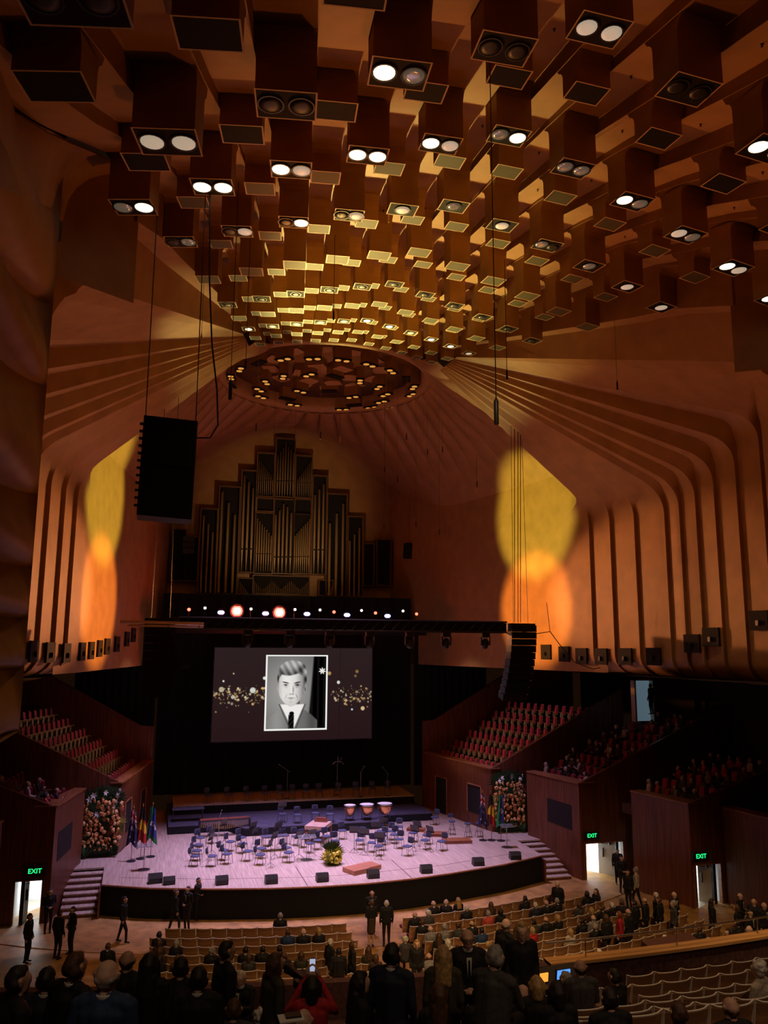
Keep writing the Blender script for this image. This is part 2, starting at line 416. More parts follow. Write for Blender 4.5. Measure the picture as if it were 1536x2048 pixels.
for j, (x, y) in enumerate(CL+CDK):
    p = atZ(384+x/2.494, 500+y/2.494, 15.55); a = math.atan2(p.y-CC.y, p.x-CC.x)
    rel = p-CC; R = Matrix.Rotation(a, 3, 'Z')
    lit = j < len(CL); wd = 1.0
    e = empty('crown_downlight', p, a)
    m = MB(); m.box((0, 0, .0), (.5, wd, .06)); m.box((0, 0, .55), (.46, wd*.94, 1.05)); m.m[6:] = [1]*6
    m.build('housing', [blackp, birch], e)
    if lit:
        for yy in (-.24, .24):
            m = MB(); m.lathe([(.17, -.032), (.17, -.04), (.1, -.055)], (0, yy, 0), 14); m.build('lens', lens_amb, e, True)
    nm = 'amber twin downlight in the round crown' if lit else 'dark blank panel in the round crown'
    qx, qy = x/1536, y/997
    tag(e, f"{nm}, {ORD[sorted(v[0] for v in (CL if lit else CDK)).index(x)+1]} from the left", 'ceiling light', 'downlights in the crown')
# pleated ceiling falling from the crown to the walls behind the platform
backc = struct(empty('ceiling_rear'))
NB = 34
def outer(a):
    x, y = math.sin(a), math.cos(a)
    # intersection with the plan of the rear walls
    best = 1e9
    pl = [(4.6, 38.5), (12.5, 36.6), (12.1, 38.2), (11.4, 42.6), (10.2, 48.6), (9.5, 52), (8.3, 59.2), (-8.3, 59.2), (-9.5, 52), (-10.2, 48.6), (-11.4, 42.6), (-12.1, 38.2), (-12.5, 36.6), (-4.6, 38.5)]
    for (x0, y0), (x1, y1) in zip(pl, pl[1:]):
        ex, ey = x1-x0, y1-y0; det = x*(-ey)+ex*y
        if abs(det) < 1e-9: continue
        bx, by = x0, y0-44.6
        t = (bx*(-ey)+ex*by)/det; u = (x*by-y*bx)/det
        if t > 0 and -.001 <= u <= 1.001: best = min(best, t)
    return best
for i in range(NB):
    a0 = -2.48+4.96*i/NB; a1 = -2.48+4.96*(i+1)/NB; am = (a0+a1)/2
    zo = lambda a: 9.4+6.7*max(0, math.cos(a))**5.6 if abs(a) < 2.13 else 7.6+max(0, 12.46-abs(outer(a)*math.sin(a)))/7.46*7.3
    g = []
    for t in (0, .15, .35, .6, .8, .92, 1):
        row = []
        for a, dp in ((a0, 0), (a0*.86+a1*.14, .42), (am, .5), (a0*.14+a1*.86, .42), (a1, 0)):
            ro = outer(a)+.1; r = CR-.1+(ro-CR)*t; z = 15.5+(zo(a)-15.5)*(t**1.25)
            row.append(Vector((r*math.sin(a), 44.6+r*math.cos(a), z-dp*math.sin(PI*min(1, t*1.4+.1)))))
        g.append(row)
    m = MB(); m.grid(g); m.build('ceiling_rib', birch, backc, True)
m = MB(); m.grid([[Vector((x, 59.3, z)) for x in (-9, 0, 9)] for z in (-2, 5, 17)]); m.build('wall_back', birch)
struct(bpy.data.objects['wall_back'])
# ================================================================== FLOORS
RC = 60.0
def zrow(i): return lerp((0, 1, 2, 3, 4, 5, 6, 7, 17), (-11.7, -11.73, -11.71, -11.66, -11.6, -11.5, -11.41, -11.3, -10.1), i)
def zcir(j): return lerp((0, 2, 4, 6, 8, 12.5, 18), (-6.95, -6.3, -5.45, -4.5, -3.5, -1.65, .5), j)
def Rst(i): return 26.9+.95*i
def Rci(j): return 45.6+1.15*j
def floor_at(x, y):
    R = math.hypot(x, RC-y)
    if R < 43.9:
        i = max(0, math.ceil((R-.22-26.9)/.95)); return zrow(i)
    j = max(0, math.ceil((R-.3-45.6)/1.15)); return zcir(j)
def arc(R, z, a0, a1, n=36): return [Vector((R*math.sin(a), RC-R*math.cos(a), z)) for a in (a0+(a1-a0)*k/n for k in range(n+1))]
m = MB(); rows = [arc(17.5, -11.7, -.62, .62)]
for i in range(18):
    rows.append(arc(Rst(i)+.22, zrow(i), -.62, .62)); rows.append(arc(Rst(i)+.22, zrow(i+1), -.62, .62))
rows.append(arc(44.0, zrow(18), -.62, .62))
m.grid(rows); struct(m.build('floor', floor_m))
m = MB(); rows = [arc(44.0, -10.3, -.5, .5), arc(44.0, -6.3, -.5, .5), arc(44.22, -6.3, -.5, .5), arc(44.22, zcir(0), -.5, .5)]
for j in range(17):
    rows.append(arc(Rci(j)+.3, zcir(j), -.5, .5)); rows.append(arc(Rci(j)+.3, zcir(j+1), -.5, .5))
m.grid(rows); struct(m.build('floor_circle', carpet))
# ================================================================== STAGE
ZS = -10.4
edge = [(-10.7, 42.3), (-10.62, 39.4), (-8.6, 38.4), (-6, 37.6), (-3.5, 37.05), (-1.4, 36.78), (.8, 36.7), (3, 36.9), (5, 37.3), (8, 38.1), (10.62, 39.2), (10.7, 42.3)]
back = [(12.3, 42.3), (12.3, 44.7), (10.1, 45), (8.7, 52.7), (8.7, 55.5), (-8.7, 55.5), (-8.7, 52.7), (-10.1, 45), (-12.3, 44.7), (-12.3, 42.3)]
stage = struct(empty('floor_stage'))
m = MB(); top = [Vector((x, y, ZS)) for x, y in edge+back]
m.loft([top, [p-Vector((0, 0, .08)) for p in top]]); m.build('stage_deck', stage_m, stage)
m = MB(); f = edge[1:-1]
m.grid([[Vector((x*.998, y+.03, ZS-.08)) for x, y in f], [Vector((x*.998, y+.06, -11.75)) for x, y in f]])
m.grid([[Vector((s*10.6, y, z)) for y in (39.3, 42.4)] for s in (-1,) for z in (ZS-.08, -11.75)])
m.grid([[Vector((s*10.6, y, z)) for y in (39.3, 42.4)] for s in (1,) for z in (ZS-.08, -11.75)])
m.build('stage_skirt', black, stage)
# thin nosing and joint lines of the extension
m = MB(); m.tube([Vector((x, y-.02, ZS-.03)) for x, y in f], .035, 6); m.build('stage_nosing', timber_t, stage)
jm = mat('floor joint', (.1, .05, .03), .7)
m = MB()
g2 = [(-9.9, 40.3), (-6, 39.0), (-1.4, 38.2), (.8, 38.15), (5, 38.6), (9.9, 40.0)]
m.grid([[Vector((x, y, ZS+.003)) for x, y in g2], [Vector((x, y+.045, ZS+.003)) for x, y in g2]])
for x in (-1.9, 2.9): m.grid([[Vector((x, 36.95, ZS+.003)), Vector((x+.04, 36.95, ZS+.003))], [Vector((x, 40.2, ZS+.003)), Vector((x+.04, 40.2, ZS+.003))]])
m.build('deck_joint', jm, stage)
# stairs at both ends of the platform
for s in (-1, 1):
    st = struct(empty('stairs_left' if s < 0 else 'stairs_right'))
    for i in range(8):
        z = ZS-.165*(i+1)+.02; y1 = 42.3-.42*i
        m = MB(); m.bb(s*10.72, s*12.3, y1-.46, y1, z-.05, z); m.build('tread', stage_m, st)
        m = MB(); m.bb(s*10.72, s*12.3, y1-.44, y1-.40, z-.17, z-.05); m.build('riser', timber, st)
    m = MB(); m.bb(s*10.64, s*10.72, 39.0, 42.3, -11.7, -10.6); m.build('stringer', timber, st)
# orchestra risers
def riser(name, poly, z0, z1, fm, tm):
    e = struct(empty(name)); pts = [Vector((x, y, z0)) for x, y in poly]
    m = MB(); m.loft([pts, [p+Vector((0, 0, z1-z0-.05)) for p in pts]]); m.build('riser_front', fm, e)
    m = MB(); q = [p+Vector((0, 0, z1-z0-.05)) for p in pts]; m.loft([q, [p+Vector((0, 0, .05)) for p in q]]); m.build('riser_top', tm, e)
ris_m = mat('riser top blue grey', (.1, .09, .14), .4, 'noise', 3, .2)
riser('platform_low', [(-7.7, 55.4), (-7.7, 48.4), (-4.4, 48.4), (-3.6, 46.9), (4.1, 46.9), (4.9, 48.4), (7.9, 48.4), (7.9, 55.4)], ZS, ZS+.45, black, ris_m)
riser('platform_high', [(-7.4, 55.4), (-7.4, 51.4), (7.7, 51.4), (7.7, 55.4)], ZS+.45, ZS+.95, black, stage_m)
# ================================================================== TIMBER BOXES
def wallpoly(name, poly, parent, mt=timber, th=(0, 0, 0)):
    m = MB(); m.prism(poly, th); return m.build(name, mt, parent)
BOX = {}
niche_m = mat('niche shade', (.008, .006, .006), .8)  # near-black sheets stand in for shade inside openings and lamp niches
for s in (-1, 1):
    sd = 'left' if s < 0 else 'right'
    V = lambda x, y, z: Vector((s*x, y, z))
    b1 = struct(empty(f'wall_box_{sd}'))
    # first box beside the platform
    zt = -6.95
    wallpoly('front_panel', [V(8.74, 52.6, ZS), V(10.2, 44.6, ZS), V(10.2, 44.6, zt), V(8.74, 52.6, zt)], b1, timber, V(.3, .05, 0))
    wallpoly('capping', [V(8.66, 52.65, zt), V(10.12, 44.55, zt), V(10.75, 44.55, zt), V(9.3, 52.65, zt)], b1, timber_t, V(0, 0, .06))
    wallpoly('side_panel', [V(10.2, 44.6, -12), V(19, 44.6, -12), V(19, 44.6, -2.45), V(10.2, 44.6, zt)], b1, timber, V(0, .25, 0))
    wallpoly('side_panel', [V(8.74, 52.6, ZS), V(20, 52.6, ZS), V(20, 52.6, 1.2), V(14.4, 52.6, -2.06), V(9.5, 52.6, -4.85), V(8.74, 52.6, -4.9)], b1, timber, V(0, .3, 0))
    # stage door and an opening, both near-black sheets laid on the front panel
    for (d0, d1, z0, z1) in ((49.6, 51.0, ZS, -8.2), (45.7, 47.2, -9.7, -8.1)):
        fx = lambda d: 10.2-(d-44.6)*.1825-.012
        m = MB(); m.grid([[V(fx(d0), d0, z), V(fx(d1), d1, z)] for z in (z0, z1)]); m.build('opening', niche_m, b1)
        m = MB()
        for a, b in (((d0, z0), (d0, z1)), ((d1, z0), (d1, z1)), ((d0, z1), (d1, z1))):
            m.tube([V(fx(a[0]), a[0], a[1]), V(fx(b[0]), b[0], b[1])], .05, 4)
        m.build('opening_frame', timber_t, b1)
    for j in range(7):
        z = -7.75+.62*j; q0, q1 = 10.6+1.2*j, 9.45+.95*j
        m = MB(); m.loft([[V(q0, 44.85, zz), V(q0+1.22, 44.85, zz), V(q1+.97, 52.6, zz), V(q1, 52.6, zz)] for zz in (z-.64, z)]); m.build('tier', carpet, b1)
    # second, third and fourth boxes
    for n, (fx0, fd0, fx1, fd1, zt2, sl, xe, dr, zf) in enumerate(((11.85, 43.4, 12.7, 39, -6.98, .414, 22, (12.95, 15.2), -11.75), (14.5, 37.0, 15.2, 33.4, -7.1, .3, 22, (15.3, 16.8), -11.6), (16.9, 33.2, 17.7, 27.8, -7.3, .3, 23, None, -11.4))):
        b = struct(empty(f'wall_box_{sd}_{ORD[n+2]}'))
        wallpoly('front_panel', [V(fx0, fd0, -12), V(fx1, fd1, -12), V(fx1, fd1, zt2), V(fx0, fd0, zt2)], b, timber, V(.3, .06, 0))
        wallpoly('capping', [V(fx0-.05, fd0, zt2), V(fx1-.05, fd1-.05, zt2), V(fx1+.9, fd1-.05, zt2+.03), V(fx0+.5, fd0, zt2+.03)], b, timber_t, V(0, 0, .06))
        zr = zt2+sl*(xe-fx1)
        if dr:
            if s < 0 and n == 0: dr = (13.0, 14.15)
            d0, d1 = dr; ztop = -9.9 if n == 0 else -9.72
            wallpoly('side_panel', [V(fx1, fd1, -12), V(d0, fd1, -12), V(d0, fd1, ztop), V(d1, fd1, ztop), V(d1, fd1, -12), V(xe, fd1, -12), V(xe, fd1, zr), V(fx1, fd1, zt2)], b, timber, V(0, .2, 0))
        else:
            wallpoly('side_panel', [V(fx1, fd1, -12), V(xe, fd1, -12), V(xe, fd1, zr), V(fx1, fd1, zt2)], b, timber, V(0, .2, 0))
        for j in range(9 if n == 0 else 7):
            z = zt2-.8+.4*j if n == 0 else zt2-.75+.3*j; x0 = fx1+.15+.95*j
            m = MB(); m.loft([[V(x0, fd1+.2, zz), V(x0+.97, fd1+.2, zz), V(x0+.97-.7, fd0+1.1, zz), V(x0-.7, fd0+1.1, zz)] for zz in (z-.45, z)]); m.build('tier', carpet, b)
        if n == 0:
            fxx = lambda d: fx1-(d-fd1)*(fx1-fx0)/(fd0-fd1)-.015
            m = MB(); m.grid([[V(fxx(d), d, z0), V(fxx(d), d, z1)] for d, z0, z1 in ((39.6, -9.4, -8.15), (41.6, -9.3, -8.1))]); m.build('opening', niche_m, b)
    # rear enclosure under the overhang, its unlit dark put into the colours
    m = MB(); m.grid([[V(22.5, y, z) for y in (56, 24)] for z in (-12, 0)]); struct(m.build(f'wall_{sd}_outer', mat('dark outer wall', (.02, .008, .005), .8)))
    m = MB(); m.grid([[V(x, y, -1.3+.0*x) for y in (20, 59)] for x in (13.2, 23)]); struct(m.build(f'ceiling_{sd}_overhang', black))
    # black masking drapes beside the screen
    m = MB(); g = []
    for i in range(41):
        t = i/40; g.append([V(8.75+4.8*t, 54.8-.1*math.sin(i*1.6)-1.6*t, z) for z in (-9.4, 1.0)])
    m.grid(g)
    tag(m.build('masking_drape', black, None, True), f'black masking drape hanging {sd} of the screen behind the timber box', 'curtain')
m = MB(); g = []
for i in range(121):
    x = -8.6+17.2*i/120; g.append([Vector((x, 55.1+.07*math.sin(i*1.35), z)) for z in (-9.4, -3, 3.45)])
m.grid(g); tag(m.build('stage_drape', black, None, True), 'tall black drape hanging across the back of the stage', 'curtain')
# ------------------------------------------------------------------ doors with lit corridors
cor_w = mat('corridor plaster', (.82, .82, .8), .7); cor_f = mat('corridor floor', (.55, .48, .36), .35)
leaf_m = mat('pale door leaf', (.62, .55, .45), .5)
exit_g = mat('exit green', (.0, .3, .08), .5, emit=(.02, 1, .25), es=1.3)
def text_mesh(txt, size):
    cu = bpy.data.curves.new('t', 'FONT'); cu.body = txt; cu.size = size; cu.align_x = 'CENTER'; cu.align_y = 'CENTER'; cu.extrude = .004; cu.offset = size*.012
    o = bpy.data.objects.new('t', cu); COL.objects.link(o); dg = bpy.context.evaluated_depsgraph_get()
    me = bpy.data.meshes.new_from_object(o.evaluated_get(dg)); bpy.data.objects.remove(o); return me
exit_me = text_mesh('EXIT', .27); exit_me.materials.append(exit_g)
for n, (s, X0, X1, D, zt, zf, pw) in enumerate(((1, 12.95, 15.2, 39, -9.9, -11.75, 160), (1, 15.3, 16.8, 33.4, -9.72, -11.6, 70), (-1, 13.0, 14.15, 39, -9.9, -11.75, 60))):
    dn = struct(empty(f'door_{n+1}'))
    V = lambda x, y, z: Vector((s*x, y, z))
    m = MB(); L = 3.6
    m.grid([[V(X0-.02, D+.2, z), V(X0-.02, D+L, z), V(X1+.02, D+L, z), V(X1+.02, D+.2, z)] for z in (zf, zt+.02)]); m.build('corridor_wall', cor_w, dn)
    m = MB(); m.grid([[V(X0-.02, y, zf+.01), V(X1+.02, y, zf+.01)] for y in (D-.3, D+L)]); m.build('corridor_floor', cor_f, dn)
    m = MB(); m.grid([[V(X0-.02, y, zt+.02), V(X1+.02, y, zt+.02)] for y in (D+.1, D+L)]); m.build('corridor_ceiling', cor_w, dn)
    # open leaves
    w = (X1-X0)/2
    lf = MB(); a = math.radians(62)
    hx = X1-.42 if n != 2 else X1-.3
    p0 = V(hx, D+.15, 0); dv = Vector((-s*math.cos(a)*w*.9, math.sin(a)*w*.9, 0)); tk = Vector((s*.04, .03, 0))
    lf.loft([[p0+Vector((0, 0, z)), p0+dv+Vector((0, 0, z)), p0+dv+tk+Vector((0, 0, z)), p0+tk+Vector((0, 0, z))] for z in (zf+.03, zt-.03)]); d_ = lf.build('door_leaf', leaf_m, dn)
    h = MB(); q = p0+dv*.72+Vector((-s*.03, -.03, 0)); h.bb(q.x-.03, q.x+.03, q.y-.03, q.y+.03, zf+.9, zf+1.35); h.build('push_plate', blackm, d_)
    h = MB(); h.box(p0+dv*.3+Vector((0, 0, zt-.22))+Vector((-s*.04, -.04, 0)), (.1, .1, .08)); h.tube([p0+dv*.3+Vector((-s*.05, -.05, zt-.22)), p0+dv*.75+Vector((-s*.09, -.07, zt-.26))], .015, 5); h.build('door_closer', blackm, d_)
    m = MB(); m.bb(s*(X1-.44), s*(X1-.30), D+.02, D+.18, zf, zt); m.build('mullion', blackm, dn)
    m = MB(); m.bb(s*(X0-.01), s*(X0+.05), D-.02, D+.2, zf, zt); m.bb(s*(X1-.05), s*(X1+.01), D-.02, D+.2, zf, zt); m.bb(s*X0, s*X1, D-.02, D+.2, zt-.06, zt); m.build('door_frame', timber_t, dn)
    l = bpy.data.lights.new('corridor_light', 'AREA'); l.energy = pw; l.color = (.9, .95, 1); l.size = .8
    lo = bpy.data.objects.new('corridor_light', l); COL.objects.link(lo); lo.location = V(X0+.55, D+2.6, zt-.12)
    # exit sign box above
    ex = empty('exit_sign', V(X0+.35, D-.08, zt+.36))
    m = MB(); m.box((0, 0, 0), (.86, .12, .34)); m.build('sign_box', blackm, ex)
    t = bpy.data.objects.new('sign_text', exit_me); COL.objects.link(t); t.parent = ex; t.location = (0, -.066, 0); t.rotation_euler = (PI/2, 0, 0)
    tag(ex, ('green lit exit sign over the wide door beside the stage stairs on the right', 'green lit exit sign over the narrower door at far right', 'green lit exit sign over the door on the left')[n], 'exit sign', 'exit signs')
# doorway at the top of the second right box, its corridor light put in as a glowing panel
dn = struct(empty('door_4')); p = atD(1288, 1400, 41.5)
m = MB(); m.bb(p.x-.55, p.x+.55, p.y+.25, p.y+.3, p.z-1.2, p.z+1.15); m.build('corridor_wall', mat('glowing corridor panel', (.7, .85, .9), .6, emit=(.5, .8, 1), es=.12), dn)  # emission stands in for the light of the corridor
m = MB(); m.bb(p.x-.66, p.x-.55, p.y-.1, p.y+.3, p.z-1.2, p.z+1.2); m.bb(p.x+.55, p.x+.66, p.y-.1, p.y+.3, p.z-1.2, p.z+1.2); m.bb(p.x-.66, p.x+.66, p.y-.1, p.y+.3, p.z+1.1, p.z+1.2); m.build('door_frame', leaf_m, dn)
# rail and parapet of the circle
rail = empty('balcony_rail', (0, RC-44.1, -6.3))
def loc_rail(pts): return [p-Vector((0, RC-44.1, -6.3)) for p in pts]
m = MB(); a = loc_rail(arc(43.95, -6.3, -.02, .42, 24)); b = loc_rail(arc(44.3, -6.3, -.02, .42, 24)); m.grid([a, b, [p+Vector((0, 0, .06)) for p in b], [p+Vector((0, 0, .06)) for p in a], a]); m.build('timber_cap', mat('pale timber cap', (.62, .33, .12), .4, 'woodx', 2, .2), rail)
m = MB(); m.tube(loc_rail(arc(44.1, -5.92, -.02, .42, 30)), .022, 8); m.build('handrail', steel, rail)
for k in range(9):
    q = loc_rail(arc(44.1, -6.25, .0+.05*k, 1, 1))[0]; m = MB(); m.tube([q, q+Vector((0, 0, .33))], .015, 6); m.build('rail_post', steel, rail)
tag(rail, 'thin steel balcony rail on a pale timber parapet in front of the circle seats', 'railing')
# ================================================================== ORGAN
OD = 58.6
def oc(x, y, D=OD): return atD(300+x/2.56, 840+y/2.56, D)
organ = empty('pipe_organ', (0, OD, oc(565, 890).z))
OL = organ.location.copy()
pipe_m = mat('organ pipe metal', (.5, .36, .19), .4, metal=.25); pipe_d = mat('dull pipe metal', (.32, .22, .12), .45, metal=.25)
case_m = mat('organ case birch', (.2, .1, .045), .5, 'woodz', 1.5, .2)
dark_o = mat('organ recess shade', (.006, .004, .003), .9)  # near-black stands in for shade inside the case and pipe mouths
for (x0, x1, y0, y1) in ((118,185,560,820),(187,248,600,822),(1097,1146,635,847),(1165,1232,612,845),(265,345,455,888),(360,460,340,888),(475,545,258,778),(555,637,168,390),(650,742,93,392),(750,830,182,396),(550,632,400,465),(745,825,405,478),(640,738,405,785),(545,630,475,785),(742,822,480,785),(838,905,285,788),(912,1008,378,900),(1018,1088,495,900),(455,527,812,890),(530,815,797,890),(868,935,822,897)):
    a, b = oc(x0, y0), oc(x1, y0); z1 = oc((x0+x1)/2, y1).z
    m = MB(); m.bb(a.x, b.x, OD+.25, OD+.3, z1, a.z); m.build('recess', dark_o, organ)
    m = MB(); t = .07
    for q in ((a.x-t, a.x, z1-t, a.z+t), (b.x, b.x+t, z1-t, a.z+t), (a.x, b.x, a.z, a.z+t), (a.x, b.x, z1-t, z1)): m.bb(q[0], q[1], OD-.05, OD+.62, q[2], q[3])
    m.build('case_frame', case_m, organ)
def pipe(x, yt, yb, w, foot=0, mm=None, d=OD-.02):
    a = oc(x, yt, d); zb_ = oc(x, yb, d).z; r = w/2/2.56*58.6/1596*1.02
    m = MB(); h = a.z-zb_
    if foot:
        zf = oc(x, foot, d).z
        m.tube([(a.x, d, zb_), (a.x, d, zb_+(zf-zb_)*.85), (a.x, d, zf), (a.x, d, zf+.02), (a.x, d, a.z)], [r*.3, r*.9, r, r*1.04, r], 10)
        m.cur = 1; m.box((a.x, d-r*.95, zf+r*1.1), (r*1.2, r*.3, r*1.3))
    else:
        m.tube([(a.x, d, zb_), (a.x, d, zb_+.02), (a.x, d, a.z)], [r, r, r], 10)
    m.build('pipe', [mm or pipe_m, dark_o], organ, True)
for x, t in ((275,490),(299,533),(321,575)): pipe(x, t, 885, 11)
for x, t, w in ((350,480,7),(370,368,14),(402,425,15),(434,485,13)): pipe(x, t, 885, w)
for x, t in ((484,285),(506,318),(528,350)): pipe(x, t, 775, 12, 668)
for i, t in enumerate((180,162,143,108,136,150,165)): pipe(656+i*13.4, t, 390, 9, 318, pipe_d)
for i in range(8): pipe(560+i*9.8, 200+i*13, 386, 6, 312, pipe_d)
for i in range(8): pipe(757+i*9.8, 300-i*13, 394, 6, 325, pipe_d)
for x, t in ((644,487),(664,462),(684,430),(704,445),(724,477)): pipe(x, t, 782, 11, 708)
for i in range(7): pipe(551+i*11.6, 505+i*14.5, 776, 8, 690)
for i in range(8): pipe(742+i*10.8, 592-i*12, 784, 8, 705)
for x, t in ((846,385),(868,357),(890,330)): pipe(x, t, 786, 12, 672)
for x, t, w in ((922,528,14),(957,480,16),(990,430,14)): pipe(x, t, 900, w)
for x, t in ((1024,618),(1048,587),(1073,552)): pipe(x, t, 900, 11)
for i in range(5): pipe(462+i*9, 830+i*12, 890, 6, 0, pipe_d)
for i in range(30):
    x = 536+i*9.4; v = abs(((x-530) % 95)-47)/47; pipe(x, 868-45*v, 890, 4.6, 0, pipe_d)
for i in range(5): pipe(900+i*8, 895-i*11, 897, 6, 0, pipe_d)
for o in organ.children: o.location = -OL
tag(organ, 'tall wood-cased pipe organ with stepped towers of metal pipes above the stage', 'organ')
# side speaker boxes fixed beside the organ
for x, y, lb in ((377, 1090, 'small black loudspeaker hanging in front of the organ on the left'), (819, 1102, 'small black loudspeaker hanging right of the organ pipes')):
    p = atD(x, y, 56); e = empty('wall_speaker', p)
    for i in range(3):
        m = MB(); m.box((0, .05*i, .38-.38*i), (.75, .6, .36), Matrix.Rotation(.08*i, 3, 'X')); m.build('cabinet', blackm, e)
    m = MB(); m.tube([(0, 0, .5), (0, 0, 8.5 if x > 600 else 7)], .012, 5); m.build('suspension_cable', blackm, e)
    tag(e, lb, 'speaker')
# ================================================================== TRUSS, LAMPS, SPEAKERS, SCREEN
tr = empty('lighting_truss', (0, 37.2, 1.0))
m = MB()
for dy, dz in ((-.25, -.25), (.25, -.25), (-.25, .25), (.25, .25)): m.tube([(-7.9, dy, dz), (7.9, dy, dz)], .05, 6)
m.build('chord', blackm, tr)
m = MB()
for i in range(32):
    x = -7.9+i*.49
    for dy in (-.25, .25): m.tube([(x, dy, -.25), (x+.49, dy, .25)], .025, 5)
    m.tube([(x, -.25, -.25), (x+.49, .25, -.25)], .02, 5)
m.build('bracing', blackm, tr)
m = MB(); m.bb(-7.9, 7.9, -.2, .2, -.2, .2); m.build('cable_tray', black, tr)
tag(tr, 'long black lighting truss hung across the front of the stage', 'truss')
bar = empty('light_bar', (0, 50, 1.5))
m = MB(); m.bb(-8.2, 8.0, -.25, .25, -.75, .12); m.build('bar_body', black, bar)
m = MB(); m.tube([(-8.2, -.1, .16), (8.0, -.1, .16)], .05, 6); m.build('top_pipe', blackm, bar)
tag(bar, 'black bar of stage lamps above the projection screen', 'light bar')
def em(name, col, es): return mat(name, tuple(min(1, c) for c in col), .4, emit=col, es=es)
blue_l = em('blue white lamp', (.34, .34, 1), 3.2); red_l = em('red lamp', (1, .09, .05), 6); red_b = em('red lamp glow', (1, .07, .045), 7); hot = em('hot lamp core', (1, .8, .7), 20); white_l = em('white lamp', (1, .9, .75), 5)
lamps = [(442,1225,'b'),(531,1227,'b'),(614,1228,'b'),(694,1230,'b'),(775,1232,'b'),(378,1219,'r'),(410,1216,'w'),(502,1218,'w'),(590,1219,'w'),(640,1220,'w'),(668,1224,'r'),(723,1221,'w'),(751,1226,'r'),(806,1222,'w'),(833,1228,'r'),(474,1222,'R'),(559,1225,'R')]
cnt = {}
for x, y, c in sorted(lamps):
    p = atD(x, y, 49.5); e = empty('stage_lamp', p)
    r = {'b': .17, 'r': .1, 'w': .08, 'R': .34}[c]  # the oversized R lens paints a red glow round its core
    m = MB(); m.lathe([(r*1.3, 0), (r*1.3, .3), (r*.8, .45)], (0, 0, 0), 12, Matrix.Rotation(-PI/2, 3, 'X')); m.build('housing', blackm, e)
    m = MB(); R = Matrix.Rotation(-PI/2, 3, 'X'); m.ball((0, -.01, 0), (r*(1.25 if c == 'b' else 1), .04, r*(.8 if c == 'b' else 1)), 12, 6); m.build('lens', {'b': blue_l, 'r': red_l, 'w': white_l, 'R': red_b}[c], e, True)
    if c == 'R': m = MB(); m.ball((0, -.05, 0), (.21, .03, .21), 10, 6); m.build('core', hot, e, True)
    m = MB(); m.tube([(0, .3, 0), (0, .3, 1.66-p.z)], .02, 5); m.build('yoke', blackm, e)
    cnt[c] = cnt.get(c, 0)+1
    tag(e, f"{ORD[cnt[c]]} from the left of the {dict(b='blue-white oval', r='small red', w='small white', R='bright glowing red')[c]} lamps on the bar above the screen", 'stage lamp', 'lamps on the bar above the screen')
for x, y in ((474, 1222), (559, 1225)):
    l = bpy.data.lights.new('red_lamp_light', 'POINT'); l.energy = 140; l.color = (1, .08, .05); l.shadow_soft_size = .1
    o = bpy.data.objects.new('red_lamp_light', l); COL.objects.link(o); o.location = atD(x, y, 49.1)
# moving heads under the truss
for i, x in enumerate((495, 580, 660, 740, 820, 892, 970)):
    p = atD(x, 1280, 37.2); e = empty('moving_head', (p.x, 37.2, .72))
    m = MB(); m.bb(-.2, .2, -.16, .16, -.22, 0); m.build('base', blackm, e)
    m = MB()
    for sx in (-.22, .22): m.bb(sx-.03, sx+.03, -.08, .08, -.62, -.2)
    m.build('yoke', blackm, e)
    hd = MB(); hd.lathe([(.1, .2), (.17, .1), (.17, -.2), (.13, -.26)], (0, 0, -.5), 12, Matrix.Rotation(.4, 3, 'X')); hd.build('head', blackm, e, True)
    m = MB(); m.lathe([(.12, -.262), (.12, -.27)], (0, 0, -.5), 12, Matrix.Rotation(.4, 3, 'X')); m.build('lens', mat('dark lens', (.02, .02, .03), .1), e)
    tag(e, f'black moving-head light under the truss, {ORD[i+1]} from the left', 'stage light', 'moving heads under the truss')
# line arrays at both truss ends
for s in (-1, 1):
    e = empty('line_array', (s*8.72, 37.1, 1.15))
    n = 11 if s > 0 else 10
    for i in range(n):
        a = .02*i*i*.16 if s > 0 else 0
        yy = .012*i*i if s > 0 else 0
        m = MB(); m.box((0, -.1+yy, -.2-.335*i), (1.34, .6, .32), Matrix.Rotation(a, 3, 'X')); c_ = m.build('cabinet', blackm, e)
        m = MB(); m.box((0, -.405+yy, -.2-.335*i), (1.2, .02, .26), Matrix.Rotation(a, 3, 'X')); m.build('grille', black, c_)
    m = MB(); m.bb(-.66, .66, -.3, .3, -.05, .05); m.build('rigging_frame', blackm, e)
    m = MB()
    for sx in (-.4, .4): m.tube([(sx, 0, 0), (sx*.7, 0, 12.2)], .012, 5)
    m.build('rigging_cable', blackm, e)
    tag(e, 'slightly curved black line array of speakers at the right truss end' if s > 0 else 'straight black line array of speakers at the left truss end', 'speaker', 'line arrays on the truss')
# near loudspeaker cluster on the left
e = empty('speaker_cluster', atD(335, 838, 20)); c0 = e.location.copy()
tl, trp, bl, br = atD(288, 830, 20)-c0, atD(396, 842, 20)-c0, atD(273, 1030, 20)-c0, atD(383, 1040, 20)-c0
for i in range(2):
    a0, a1 = i/2, (i+1)/2-.004
    q = [tl.lerp(bl, a0), trp.lerp(br, a0), trp.lerp(br, a1), tl.lerp(bl, a1)]
    m = MB(); m.prism(q, (0, .9, 0)); cb = m.build('cabinet', blackm, e)
    m = MB(); g_ = [p.lerp((q[0]+q[2])/2, .06)+Vector((0, -.01, 0)) for p in q]; m.prism(g_, (0, -.02, 0)); m.build('grille', black, cb)
m = MB()
for k in range(12):
    p = tl.lerp(bl, .06+k*.075); m.box(p+Vector((-.05, .3, 0)), (.08, .12, .05))
m.build('rigging_bracket', blackm, e)
m = MB()
